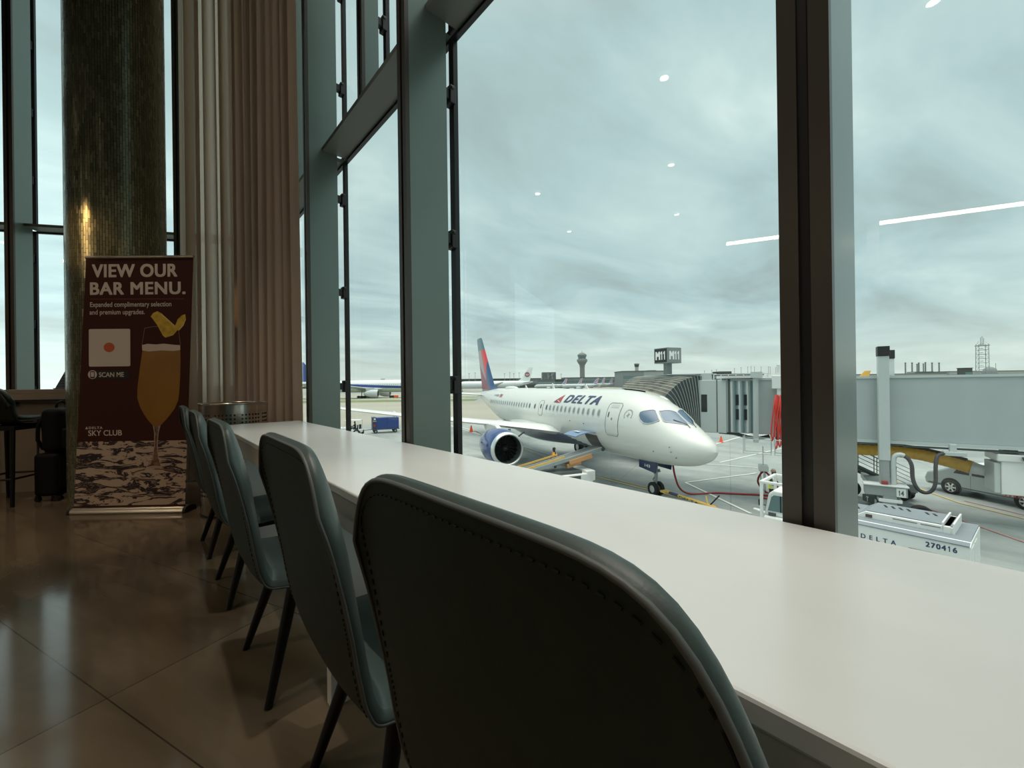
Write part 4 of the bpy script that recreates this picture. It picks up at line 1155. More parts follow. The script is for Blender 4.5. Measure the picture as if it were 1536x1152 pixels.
# distance behind the leading edge (which runs from x 30.2 at z 5.4 to 34.9 at z 11.8)
le = mth('SUBTRACT', spx.outputs[0], mth('MULTIPLY_ADD', spx.outputs[2], .715, 26.4))
def sel(cond, ca, cb):
    x = N.new('ShaderNodeMix'); x.data_type = 'RGBA'; L.new(cond, x.inputs[0])
    for i, v in ((6, cb), (7, ca)):
        if isinstance(v, tuple): x.inputs[i].default_value = v
        else: L.new(v, x.inputs[i])
    return x.outputs[2]
Z_ = spx.outputs[2]
navy = (.035, .085, .20, 1); red = (.62, .045, .045, 1); drk = (.24, .03, .075, 1); teal = (.10, .17, .20, 1); pale = (.36, .30, .30, 1)
c1 = sel(mth('GREATER_THAN', mth('SUBTRACT', Z_, mth('MULTIPLY_ADD', le, -1.5, 8.9)), 0.0), red, navy)
c2 = sel(mth('GREATER_THAN', mth('SUBTRACT', le, mth('MULTIPLY_ADD', Z_, -.06, 2.05)), 0.0), pale, c1)
c3 = sel(mth('GREATER_THAN', mth('SUBTRACT', mth('MULTIPLY', le, 1.1), mth('ADD', Z_, -4.6)), 0.0), drk, c2)
c4 = sel(mth('GREATER_THAN', Z_, 10.25), teal, c3)
L.new(c4, b.inputs['Base Color']); b.inputs['Roughness'].default_value = .3
wing([(28.6, 0, 5.40, 6.6), (29.8, 0, 5.62, 5.5), (30.4, 0, 5.95, 4.95), (34.95, 0, 11.6, 2.25), (35.3, 0, 11.85, 1.85)], 'tail_fin', FINM, 1, True)
# landing gear
def wheel(parent, c, r, w, side=1, mh='lip', name='wheel'):
    mb = MB().lathe([(r * .55, -w / 2), (r * .9, -w / 2), (r, -w * .32), (r, w * .32), (r * .9, w / 2), (r * .55, w / 2)], c, 28, 0, 'Y')
    mb.lathe([(.001, -w * .40), (r * .3, -w * .44), (r * .56, -w * .40), (r * .56, w * .40), (r * .3, w * .44), (.001, w * .40)], c, 20, 1, 'Y')
    return mb.build(name, [M['tyre'], M[mh]], parent, smooth=True, auto=40)
ng = thing('nose_gear', 'x', 'x'); del ng['label'], ng['category']; ng.parent = pl; ng.location = (3.85, 0, 0)
MB().cyl((0, 0, .36), (-.06, 0, 1.9), .055).cyl((0, 0, .75), (-.05, 0, 1.9), .085).cyl((0, -.24, .36), (0, .24, .36), .05).build('strut', M['gear'], ng, smooth=True, auto=40)
MB().tube([(.02, .03, .62), (.20, .03, .80), (.04, .03, 1.02)], .03, 6).cyl((-.02, .06, 1.1), (.75, .06, 1.85), .035, n=8).cyl((-.16, .10, 1.25), (-.10, .10, 1.4), .07, n=10).cyl((-.16, -.10, 1.25), (-.10, -.10, 1.4), .07, n=10).build('torque_link', M['gear'], ng, smooth=True, auto=40)
for s in (1, -1): wheel(ng, (0, .19 * s, .36), .36, .20)
for s in (1, -1):
    g = MB(); g.prism([(-.70, 1.92), (.75, 1.85), (.75, 1.42), (-.55, 1.30)] if s > 0 else [(-.70, 1.92), (.75, 1.85), (.75, 1.45), (-.6, 1.42)], lambda a, b_, t: (a, s * (.46 + t), b_), .03)
    o = g.build('gear_door', M['plane_navy'], ng)
    if s > 0:
        g2 = MB(); put_text(g2, '143', lambda a, b_: (.28 - .42 * a, .495, 1.52 + .15 * b_), 0, .06); g2.build('lettering', M['white'], ng)
for s in (1, -1):
    mg = thing('main_gear', 'x', 'x'); del mg['label'], mg['category']; mg.parent = pl; mg.location = (17.0, s * 3.36, 0)
    MB().cyl((0, 0, .53), (-.1, .0, 2.4), .12).cyl((0, -.45, .53), (0, .45, .53), .08).cyl((0, 0, 1.2), (.1, -s * 1.4, 2.1), .06).build('strut', M['gear'], mg, smooth=True, auto=40)
    for k in (1, -1): wheel(mg, (0, .33 * k, .53), .53, .36)

# ------------------------------------------------------------------ jet bridge
JA = math.atan2(.973, -.2305)                 # local x runs along the tunnel to the aircraft, y = 0 is the near wall, -y is away
jb = thing('jet_bridge', 'grey jet bridge reaching across the apron to the white airliner', 'jet bridge', (25.06, -1.51, GZ), JA)
TZ0, TZ1 = 3.30, 6.10
inv0 = Matrix.LocRotScale(Vector((25.06, -1.51, GZ)), Matrix.Rotation(JA, 3, 'Z'), Vector((1, 1, 1))).inverted()
MB().bb(-16, 10.2, -2.6, 0, TZ0, TZ1).build('tunnel', M['grey_bridge'], jb, bevel=.04)
MB().bb(-16, 10.2, -2.7, .05, TZ1 - .06, TZ1 + .04).build('roof_edge', M['grey_light'], jb)
tr = MB()
tr.bb(-16, 8.2, .0, .06, TZ0 - .12, TZ0 + .02, 0).bb(-16, 3.4, -.08, .02, TZ0 - .24, TZ0 - .17, 1).bb(3.4, 8.4, -.1, .05, TZ0 - .20, TZ0 - .14, 1)
for x in (-7, -5.2, -3.4, -1.6, .2, 2, 5.4, 7.2): tr.bb(x - .03, x + .03, -.06, .0, TZ0 - .22, TZ0 - .08, 1)
tr.build('underside_rail', [M['grey_light'], M['grey_dark']], jb)
hr = MB()
for z in (TZ1 + .12, TZ1 + .24): hr.bb(5.2, 10.8, -.12, -.06, z, z + .035)
for k in range(17): x = 5.2 + k * .35; hr.bb(x - .02, x + .02, -.12, -.06, TZ1, TZ1 + .26)
hr.bb(5.2, 10.8, -1.1, -1.04, TZ1 + .05, TZ1 + .2)
hr.build('roof_rail', M['white'], jb)
# cab
MB().bb(10.2, 11.55, -2.7, .02, TZ0 - .05, TZ1 - .02).build('cab', M['grey_light'], jb, bevel=.03)
MB().bb(11.12, 11.42, 0, .035, 4.35, 5.30).build('cab_window', M['glass_dark'], jb, bevel=.02)
cs = MB()
for i, x in enumerate((9.0, 9.18, 9.36, 9.54, 9.72, 9.90)):
    cs.bb(x, x + .10, 0, .05 + .02 * (i % 2), TZ0 + .05, TZ1 - .1, i % 2)
cs.build('curtain_panel', [M['glass_teal'], M['grey_light']], jb)
for x in (9.25, 9.62):
    for z in (4.0, 4.75): MB().bb(x, x + .14, .05, .085, z, z + .55).build('cab_side_window', M['glass_dark'], jb)
MB().bb(10.0, 10.12, 0, .06, TZ0, TZ1).bb(10.62, 10.66, .02, .04, TZ0, TZ1).build('cab_seam', M['grey_dark'], jb)
MB().bb(8.9, 10.4, -2.6, .15, TZ1 + .0, TZ1 + .05).build('cab_eave', M['grey_dark'], jb)
MB().tube([(10.6, -.3, TZ0 - .03), (9.9, -.2, TZ0 - .05), (9.2, -.2, TZ0 - .22), (8.8, -.2, TZ0 - .26), (8.3, -.2, TZ0 - .1)], .09, 8).build('cable_tray', M['grey_dark'], jb, smooth=True)
# folding hood between cab and fuselage
H0 = [(22.45, 9.55, GZ + 3.30), (22.43, 9.58, GZ + 4.8), (22.42, 9.62, GZ + 6.30), (22.75, 11.4, GZ + 6.32), (22.95, 13.3, GZ + 6.30), (23.1, 13.4, GZ + 4.8), (23.1, 13.4, GZ + 3.3)]
def toW(p): 
    return (18.67 + p[0] * .3541 - p[1] * .9352, 7.40 + p[0] * .9352 + p[1] * .3541, GZ + p[2])
HS = 24
def h0(u):
    d = u * (len(H0) - 1); i = min(int(d), len(H0) - 2); return Vector(H0[i]).lerp(Vector(H0[i + 1]), d - i)
def h1(u):          # along the port side of the hull: up at the nose end, over the crown, down at the tail end
    if u < 1 / 3: x, t = 3.85, 196 - 84 * u * 3
    elif u < 2 / 3: x, t = 3.85 + 3.35 * (u * 3 - 1), 112 - 12 * (u * 3 - 1)
    else: x, t = 7.2, 100 + 96 * (u * 3 - 2)
    return Vector(toW(fus(x, rad(t), .10)))
inv = Matrix.LocRotScale(Vector((25.06, -1.51, GZ)), Matrix.Rotation(JA, 3, 'Z'), Vector((1, 1, 1))).inverted()
NH = 12
def hoop(k, shrink=0.0):
    t = k / NH
    P = []
    for i in range(HS + 1):
        u = i / HS; p = h0(u).lerp(h1(u), t)
        p.z += .30 * math.sin(PI * t) * max(0, min(1, (u - .2) * 8)) * max(0, min(1, (.8 - u) * 8))
        P.append(p)
    C = sum(P, Vector()) / len(P)
    if shrink: P = [p + (C - p).normalized() * shrink * (1 - .8 * t if shrink > 0 else 1) for p in P]
    return [inv @ p for p in P]
hp_ = MB()
rows = []
for k in range(NH):
    rows += [hoop(k), hoop(k + .5, .15)]
rows.append(hoop(NH))
for a, b_ in zip(rows, rows[1:]):
    for i in range(HS):
        mi = 1 if HS / 3 <= i < HS * 2 / 3 else 0
        hp_.add([a[i], a[i + 1], b_[i + 1], b_[i]], [(0, 1, 2, 3)], mi)
hp_.build('folding_hood', [M['fold'], M['roof_rust']], jb)
for k in range(NH + 1):
    MB().tube(hoop(k, -.012), .014, 5).build('hood_rib', M['rib'], jb)
arch = [Vector(h) for h in H0]
ab = MB()
def qd(pts, mi=0): ab.add([inv @ Vector(p) for p in pts], [tuple(range(len(pts)))], mi)
t0, t1, t2 = H0[2], H0[3], H0[4]
up_ = lambda p, dz, dx=0, dy=0: (p[0] + dx, p[1] + dy, p[2] + dz)
qd([up_(t0, .14, .05, -.05), up_(t2, .14), up_(t2, .14, 1.2, -.2), up_(t0, .14, 1.5, -.25)])
qd([up_(t0, .14, .05, -.05), up_(t2, .14), up_(t2, -.02), up_(t0, -.02, .05, -.05)])
qd([up_(t0, .14, .05, -.05), up_(t0, -.02, .05, -.05), up_(H0[0], -.05, .05, -.05), up_(H0[0], -.05, .22, -.5), up_(t0, .14, .22, -.5)])
qd([up_(t0, .02, -.35, .18), up_(t2, .02, -.5, .1), up_(t2, .06), up_(t0, .06)], 1)
oo = ab.build('cab_canopy', [M['grey_light'], M['grey_dark']], jb); oo.modifiers.new('thick', 'SOLIDIFY').thickness = .04
# lift columns and wheel carriage
for y, cx_ in ((.35, 4.08), (-3.0, 3.42)):
    g = MB(); g.bb(cx_ - .18, cx_ + .18, y - .2, y + .2, 2.5, 7.0, 0).bb(cx_ - .20, cx_ + .20, y - .24, y + .24, 7.0, 7.42, 2).bb(cx_ - .15, cx_ + .15, y - .17, y + .17, .95, 2.6, 1)
    g.build('lift_column', [M['grey_light'], M['gear'], M['sign_black']], jb, bevel=.015)
def spline(P, n=8):
    P = [Vector(p) for p in P]; out = []
    for i in range(len(P) - 1):
        a, b_, c, d_ = P[max(0, i - 1)], P[i], P[i + 1], P[min(len(P) - 1, i + 2)]
        for k in range(n):
            t = k / n; out.append(.5 * (2 * b_ + (c - a) * t + (2 * a - 5 * b_ + 4 * c - d_) * t * t + (-a + 3 * b_ - 3 * c + d_) * t**3))
    return out + [P[-1]]
MB().tube(spline([(3.80, .45, .95), (3.80, .45, 1.8), (3.80, .45, 2.5), (3.73, .45, 2.72), (3.58, .45, 2.78), (3.46, .45, 2.74)], 5), .095, 8).build('cable_conduit', M['grey_light'], jb, smooth=True)
MB().tube(spline([(3.50, .45, 2.74), (3.34, .47, 2.62), (3.24, .5, 2.35), (3.21, .5, 1.80), (3.08, .5, 1.42), (2.86, .5, 1.27), (2.64, .5, 1.40), (2.54, .5, 1.75), (2.53, .48, 2.3), (2.49, .42, 2.68), (2.40, .34, 2.86), (2.15, .25, 2.93)], 5), .07, 8).build('cable_loop', M['bag_grey'], jb, smooth=True)
MB().bb(1.60, 2.25, .0, .34, 2.84, 3.0).bb(1.85, 2.05, .0, .2, 2.98, 3.3).build('cable_bracket', M['grey_light'], jb, bevel=.02)
g = MB(); g.bb(3.38, 4.75, .10, .60, .98, 1.40, 0).bb(3.34, 4.80, .06, .66, 1.40, 1.46, 1); g.bb(3.72, 4.16, .15, .6, .40, .98, 0).bb(3.55, 4.3, .12, .62, .72, .86, 1); g.bb(3.5, 4.5, -3.3, .2, 1.0, 1.25, 0)
g.build('carriage_beam', [M['gear'], M['white']], jb, bevel=.01)
g = MB(); g.bb(3.44, 3.74, .60, .63, 1.0, 1.36, 0); o = g.build('number_plate', M['white'], jb)
g = MB(); ff2 = lambda a, b_: (3.68 - .17 * a, .636, 1.06 + .22 * b_); put_one(g, ff2, 0, .4); put_text(g, '4', lambda a, b_: ff2(.45 + .55 * a, b_), 0, .05); g.build('lettering', M['grey_dark'], o)
for x, y in ((3.05, .85), (3.05, -3.2), (4.9, -3.2)):
    g = MB().lathe([(.18, -.16), (.36, -.17), (.40, -.10), (.40, .10), (.36, .17), (.18, .16)], (x, y, .40), 24, 0, 'Y').lathe([(.001, -.12), (.18, -.14), (.18, .14), (.001, .12)], (x, y, .40), 18, 1, 'Y')
    g.build('wheel', [M['tyre'], M['gear']], jb, smooth=True, auto=40)
MB().bb(3.05, 3.9, .3, .62, .30, .50).bb(3.7, 5.6, .2, .5, .30, .45).build('axle_frame', M['grey_dark'], jb)
bgA, bgB = Vector((25.95, 3.40, GZ)), Vector((24.35, 1.95, GZ)); bd_ = (bgB - bgA).normalized(); bn_ = Vector((bd_.y, -bd_.x, 0)); bL = (bgB - bgA).length
gq = MB(); q_ = [bgA, bgB, bgB - bn_ * .9, bgA - bn_ * .9]
gq.add([inv0 @ (p + Vector((0, 0, z_))) for z_ in (.10, .42) for p in q_], [(0, 1, 2, 3), (7, 6, 5, 4), (0, 4, 5, 1), (1, 5, 6, 2), (2, 6, 7, 3), (3, 7, 4, 0)])
og = gq.build('bogie_plate', M['grey_dark'], jb)
gq = MB()
for k_, ch_ in enumerate('TRON'):
    put_text(gq, ch_, lambda a, b_: inv0 @ (bgA + bd_ * (.25 + .52 * k_ + .16 * a) + bn_ * .012 + Vector((0, 0, .14 + .24 * b_))), 0, .08)
gq.build('lettering', M['white'], og)
MB().box((4.1, .55, 1.55), (.22, .12, .14)).build('warning_lamp', mat('beacon_red', (.35, .05, .05), .4), jb, bevel=.02)
# ramp-side service stairs, dark stringers with thin rails
stz = MB()
A, B = Vector((26.0, 3.7, GZ + 1.75)), Vector((28.3, 1.75, GZ + .32))
for off in (0, .9):
    n = Vector((.645, .76, 0)) * off
    stz.tube([inv @ (A + n), inv @ (B + n)], .11, 6, 0)
for k in range(10):
    p = A.lerp(B, (k + .5) / 10); n = Vector((.645, .76, 0)); stz.tube([inv @ p, inv @ (p + n * .9)], .06, 5, 0)
stz.build('service_stairs', M['grey_dark'], jb)
for off in (0, .9):
    g = MB(); n = Vector((.645, .76, 0)) * off
    for h in (.30, .50, .70, .90, 1.1): g.tube([inv @ (A + n + Vector((0, 0, h))), inv @ (B + n + Vector((0, 0, h)))], .014, 5)
    for k in (0, .33, .66, 1): p = A.lerp(B, k) + n; g.tube([inv @ p, inv @ (p + Vector((.05, 0, 1.1)))], .02, 5)
    g.build('stair_rail', M['grey_dark'], jb)
w = MB().lathe([(.05, -.07), (.17, -.07), (.2, 0), (.17, .07), (.05, .07)], (0, 0, 0), 16, axis='Y'); wv = inv @ Vector((28.35, 1.9, GZ + .2)); w.v = [(a + wv.x, b_ + wv.y, c + wv.z) for a, b_, c in w.v]; w.build('stair_caster', M['tyre'], jb, smooth=True)
wv = inv @ Vector((28.05, 2.0, GZ + .62)); MB().box(wv, (.75, .5, .4)).build('stair_drive_box', M['gear'], jb, bevel=.03)
# hose mast and red power hoses hanging in loops
MB().tube([(8.86, .30, 2.9), (8.84, .30, TZ1 + .22)], .12, 4).bb(8.55, 9.05, .1, .5, TZ1 + .05, TZ1 + .35).build('hose_mast', M['grey_light'], jb)
MB().bb(7.55, 8.15, -.05, .55, 5.6, 6.25).bb(7.75, 7.95, .2, .45, 5.2, 5.7).bb(7.8, 7.95, .3, .45, 6.2, 6.8).build('hoist_box', M['white'], jb, bevel=.03)
for k in range(6):
    a0 = 7.86 + .02 * (k - 3); sp1 = .10 + .075 * k; dp = 2.75 - .13 * abs(k - 3) - .25 * (k % 2)
    pts = []
    for i in range(21):
        t = i / 20; x = a0 + sp1 * (1.1 - .9 * math.cos(PI * t * 2)) * .0 + (sp1 * math.sin(PI * t * 1.0) * (1 if k % 2 else -1)) * .0
        s_ = math.cos(PI * t)
        pts.append((a0 + (-.42 + .14 * k) * math.sin(PI * t) ** .6 + .10 * s_, .42 + .025 * k, 5.3 - dp * math.sin(PI * t) ** .62))
    MB().tube(pts, .038, 6).build('red_hose', M['red'], jb, smooth=True)
MB().bb(7.93, 8.0, .35, .42, 2.9, 4.2).build('hose_hanger', M['black'], jb)
cf = MB()
for x0 in (8.2, 6.9):
    for z in (2.45, 3.15):
        for y in (.35, 1.0): cf.tube([(x0, y, z), (x0 + 1.15, y, z)], .02, 5)
        for x in (x0, x0 + 1.15): cf.tube([(x, .35, z), (x, 1.0, z)], .02, 5)
    for x in (x0, x0 + 1.15):
        for y in (.35, 1.0): cf.tube([(x, y, 2.45), (x, y, 3.3)], .02, 5)
cf.build('hose_basket', M['grey_light'], jb)
# gate sign on the cab roof
sg = thing('gate_sign', 'square gate sign box reading M11 on a post above the jet bridge cab', 'sign', (22.35, 11.45, GZ + 6.45), rad(-41))
MB().bb(-.16, .16, -.16, .16, 0, .62).build('post', M['sign_grey'], sg)
MB().bb(-.52, .52, -.52, .52, .62, 1.50).build('sign_box', M['sign_grey'], sg, bevel=.02)
sg.rotation_euler.z = rad(-108)
for i, (a, c_) in enumerate((( -PI / 2, 'sign_black'), (0, 'sign_grey'))):
    RR = Matrix.Rotation(a + PI / 2, 3, 'Z')
    g = MB(); g.add([RR @ Vector(p) for p in ((-.47, -.525, .67), (.47, -.525, .67), (.47, -.525, 1.45), (-.47, -.525, 1.45))], [(0, 1, 2, 3)])
    f = g.build('sign_face', M[c_], sg)
    g = MB(); ff1 = lambda a_, b_: RR @ Vector((-.40 + .80 * a_, -.53, .82 + .48 * b_))
    put_text(g, 'M', lambda a_, b_: ff1(.46 * a_, b_), 0, .09); put_one(g, ff1, .48, .74); put_one(g, ff1, .74, 1.0); g.build('lettering', M['sign_white'], f)
# conditioned-air duct and unit under the bridge
hs = MB()
hpts = [(24.0, 5.6, GZ + 2.85), (24.35, 4.3, GZ + 2.80), (24.9, 3.25, GZ + 2.74), (25.55, 2.3, GZ + 2.70), (25.95, 1.45, GZ + 2.60), (26.15, .8, GZ + 2.44), (26.2, .2, GZ + 2.28), (26.15, -.15, GZ + 2.18)]
def spline(P, n=8):
    P = [Vector(p) for p in P]; out = []
    for i in range(len(P) - 1):
        a, b_, c, d_ = P[max(0, i - 1)], P[i], P[i + 1], P[min(len(P) - 1, i + 2)]
        for k in range(n):
            t = k / n; out.append(.5 * (2 * b_ + (c - a) * t + (2 * a - 5 * b_ + 4 * c - d_) * t * t + (-a + 3 * b_ - 3 * c + d_) * t**3))
    return out + [P[-1]]
hsp = spline(hpts)
hd_ = thing('air_duct', 'fat yellow air duct slung beneath the jet bridge', 'duct', (0, 0, 0))
MB().tube(hsp, [.27 + .012 * (k % 2) for k in range(len(hsp))], 18).build('duct_tube', M['yellow_hose'], hd_, smooth=True)
MB().tube([p + Vector((-.05, 0, .22)) for p in hsp[:-4]], .12, 8).build('top_strap', M['brown_dark'], hd_, smooth=True)
MB().tube([hsp[-1], hsp[-1] + Vector((-.03, -.25, -.06)), hsp[-1] + Vector((-.08, -.42, -.09))], [.27, .22, .22], 16).build('duct_nozzle', M['white'], hd_, smooth=True)
ac = thing('air_unit', 'white air conditioning cabinet hanging under the jet bridge at the right edge', 'air conditioner', (25.4, -1.25, GZ + 1.28), JA)
MB().bb(-.42, .42, -.8, .35, .12, 1.42).build('cabinet', M['white'], ac, bevel=.03)
MB().bb(-.55, .55, -.9, .42, 1.42, 1.72).build('top_plenum', M['white'], ac, bevel=.05)
MB().bb(.42, .60, -.75, .30, .15, 1.35).build('duct_collar', M['grey_light'], ac, bevel=.03)
hz_ = MB(); 
for k in range(7): hz_.bb(-.40 + k * .115, -.34 + k * .115, .352, .36, .06, .13)
hz_.build('hazard_stripes', M['darkred'], ac)
for k in range(4): MB().cyl((-.58 - .20 * k, .22, .10), (-.60 - .20 * k, .24, 1.55), .105, n=12).build('refrigerant_tank', M['lip'], ac, smooth=True, auto=40)
MB().tube([(-.1, .5, 1.55), (-.25, .55, 1.62), (-.9, .45, 1.85), (-1.5, .4, 1.95)], .10, 8).build('supply_pipe', M['grey_dark'], ac, smooth=True)
MB().bb(-.2, .2, -.7, -.3, 1.70, 2.0).build('hanger', M['grey_light'], ac)

# ------------------------------------------------------------------ cones
def cone(loc, h, label):
    t = thing('traffic_cone', label, 'cone', loc, 0, 'traffic cones on the apron')
    MB().lathe([(.20 * h / .7, .03), (.05 * h / .7, h), (.001, h)], n=20).build('cone_body', M['orange'], t, smooth=True, auto=40)
    MB().bb(-.24 * h / .7, .24 * h / .7, -.24 * h / .7, .24 * h / .7, 0, .04).build('base', M['orange'], t)
cone((30.48, 41.86, GZ), .85, 'orange cone standing behind the engine of the white airliner')
cone((42.0, 16.1, GZ), .62, 'orange cone standing beyond the nose of the white airliner')
# ------------------------------------------------------------------ ramp workers
def person(loc, rz, label, pose, vest=True, cap=None):
    t = thing('person', label, 'person', loc, rz)
    J = dict(pel=(0, 0, .95), wst=(.02, 0, 1.10), chs=(.05, 0, 1.32), nek=(.07, 0, 1.47), hd=(.09, 0, 1.56), hd2=(.10, 0, 1.70),
             hl=(0, .10, .90), kl=(.04, .12, .50), al=(-.02, .13, .09), tl=(.14, .15, .04), hr=(0, -.10, .90), kr=(.02, -.12, .50), ar=(-.06, -.13, .09), tr=(.10, -.15, .04),
             sl=(.05, .18, 1.40), el=(.10, .27, 1.14), wl=(.30, .25, 1.02), hnl=(.38, .23, 1.00), sr=(.05, -.18, 1.40), er=(.10, -.27, 1.14), wr=(.28, -.25, .98), hnr=(.36, -.23, .96))
    J.update(pose)
    rr = dict(pel=.15, wst=.14, chs=.16, nek=.055, hd=.09, hd2=.085, hl=.095, kl=.065, al=.048, tl=.04, hr=.095, kr=.065, ar=.048, tr=.04, sl=.075, el=.052, wl=.036, hnl=.04, sr=.075, er=.052, wr=.036, hnr=.04)
    E_ = [('pel', 'wst'), ('wst', 'chs'), ('chs', 'nek'), ('nek', 'hd'), ('hd', 'hd2'), ('pel', 'hl'), ('hl', 'kl'), ('kl', 'al'), ('al', 'tl'), ('pel', 'hr'), ('hr', 'kr'), ('kr', 'ar'), ('ar', 'tr'),
          ('chs', 'sl'), ('sl', 'el'), ('el', 'wl'), ('wl', 'hnl'), ('chs', 'sr'), ('sr', 'er'), ('er', 'wr'), ('wr', 'hnr')]
    # five fingers on each hand
    for s_, h_ in (('l', 'hnl'), ('r', 'hnr')):
        hb = Vector(J[h_]); wv_ = Vector(J['w' + s_]); dv = (hb - wv_).normalized(); sd = Vector((0, 1, 0)) if s_ == 'l' else Vector((0, -1, 0))
        for k in range(5):
            q = hb + dv * (.075 if k else .03) + Vector((0, 0, -.02 - .004 * k)) + sd * (-.03 + .018 * k if k else -.055)
            J['f%s%d' % (s_, k)] = tuple(q); rr['f%s%d' % (s_, k)] = .010; E_.append((h_, 'f%s%d' % (s_, k)))
    names = list(J); me = bpy.data.meshes.new('body'); me.from_pydata([J[n] for n in names], [(names.index(a), names.index(b_)) for a, b_ in E_], [])
    o = bpy.data.objects.new('body', me); COL.objects.link(o); o.parent = t
    me.materials.append(M['clothes'])
    sk_ = o.modifiers.new('skin', 'SKIN')
    for i, n in enumerate(names):
        me.skin_vertices[0].data[i].radius = (rr[n], rr[n]); 
    me.skin_vertices[0].data[0].use_root = True
    o.modifiers.new('sub', 'SUBSURF').levels = 1; o.modifiers['sub'].render_levels = 2
    h = Vector(J['hd']).lerp(Vector(J['hd2']), .5)
    f = MB().ball((h.x + .008, h.y, h.z), (.098, .083, .125), 16); f.ball((h.x + .10, h.y, h.z - .01), (.02, .014, .02), 6); f.ball((h.x, h.y + .084, h.z - .01), (.02, .01, .03), 6); f.ball((h.x, h.y - .084, h.z - .01), (.02, .01, .03), 6)
    for s_ in (-1, 1): f.ball((h.x + .092, h.y + .032 * s_, h.z + .02), (.010, .016, .010), 6, 1)
    f.bb(h.x + .088, h.x + .10, h.y - .025, h.y + .025, h.z - .06, h.z - .05, 1)
    f.build('face', [M['skin'], M['hair']], t, smooth=True)
    hb_ = MB().grid(lambda u, v: (h.x - .010 + .112 * math.cos(u) * math.cos(v), h.y + .098 * math.sin(u) * math.cos(v), h.z + .035 + .115 * math.sin(v)), [2 * PI * k / 16 for k in range(16)], [(-.25 + 1.82 * k / 8) for k in range(9)], 0, True)
    hb_.build('knit_cap' if cap else 'hair', M[cap or 'hair'], t, smooth=True)
    if vest:
        P = [Vector(J[k]) for k in ('pel', 'wst', 'chs', 'nek')]
        def vf(u, v):
            k = v * 3; i = min(2, int(k)); p = P[i].lerp(P[i + 1], k - i)
            rx = (.185, .180, .195, .09)[i] * (1 - (k - i)) + (.185, .180, .195, .09)[i + 1] * (k - i); ry = (.215, .205, .245, .12)[i] * (1 - (k - i)) + (.215, .205, .245, .12)[i + 1] * (k - i)
            return (p.x + rx * math.cos(u), p.y + ry * math.sin(u), p.z - (.10 if v < .01 else 0))
        def vm_(u, v): 
            a = math.degrees(u) % 180
            return 1 if (.22 < v < .34 or abs(a - 62) < 12 or abs(a - 118) < 12) else 0
        MB().grid(vf, [2 * PI * k / 36 for k in range(36)], [k / 24 for k in range(25)], 0, True, mfn=vm_).build('safety_vest', [M['vest'] if vest is True else M['vest_y'], M['vest_y'] if vest is True else M['white']], t, smooth=True)
    return t
person((20.09, 18.19, GZ), rad(150), 'ramp worker in an orange and yellow safety vest behind the belt loader', dict(hnl=(.46, .30, .93), wl=(.38, .28, .97)))
person((22.25, 6.25, GZ), rad(-95), 'ramp worker in a tan knit cap and yellow-green vest behind the white tug', dict(), 'y', 'hood_tan')

# ------------------------------------------------------------------ belt loader at the cargo door (aircraft frame)
bl = thing('belt_loader', 'belt loader with sloping rubber conveyor up to the open cargo door', 'belt loader', (18.67, 7.40, GZ), AN)
by0, bz0, by1, bz1 = 1.55, 2.22, 8.9, .72
dy, dz = by1 - by0, bz1 - bz0; ln = math.hypot(dy, dz)
Mx = Matrix(((1, 0, 0), (0, dy / ln, -dz / ln), (0, dz / ln, dy / ln)))
cxb = 6.95; mid = (cxb, (by0 + by1) / 2, (bz0 + bz1) / 2)
MB().box(mid, (.72, ln, .10), M=Mx).build('conveyor_belt', M['belt'], bl)
nrm = Mx @ Vector((0, 0, 1))
for s in (-1, 1):
    MB().box(Vector(mid) + Vector((s * .40, 0, 0)) - nrm * .03, (.07, ln, .20), M=Mx).build('side_rail', [M['gear'], M['yellow']][0 if s < 0 else 0], bl, bevel=.01)
    MB().box(Vector(mid) + Vector((s * .44, 1.2, 0)) + Mx @ Vector((0, 0, -.06)), (.03, ln - 2.6, .10), M=Mx).build('yellow_stripe', M['yellow'], bl)
MB().cyl((cxb - .45, by0 - .05, bz0 - .06), (cxb + .45, by0 - .05, bz0 - .06), .12, n=14).build('end_roller', M['grey_dark'], bl, smooth=True, auto=40)
MB().box((cxb - .45, 3.0, 1.70), (.12, 1.5, .24), M=Mx).box((cxb - .3, 3.4, 1.45), (.3, .9, .22), M=Mx).build('lift_ram', mat('faded_orange', (.58, .30, .13), .6), bl)
ch_ = MB(); ch_.bb(cxb - .95, cxb + .6, 2.5, 7.6, .40, .98, 0); ch_.bb(cxb - .95, cxb + .6, 2.35, 2.9, .55, 1.12, 0); ch_.build('chassis', M['white'], bl, bevel=.05)
MB().bb(cxb - .97, cxb - .95, 3.3, 4.3, .60, .90).build('chassis_panel', M['grey_dark'], bl)
MB().bb(cxb - .75, cxb + .5, 3.1, 7.2, .98, 1.12).build('deck', M['grey_dark'], bl)
for y in (3.3, 6.7):
    for s in (-1, 1):
        MB().lathe([(.12, -.1), (.30, -.1), (.33, 0), (.30, .1), (.12, .1)], (cxb - .17 + s * .75, y, .33), 18, axis='X').build('wheel', M['tyre'], bl, smooth=True, auto=40)

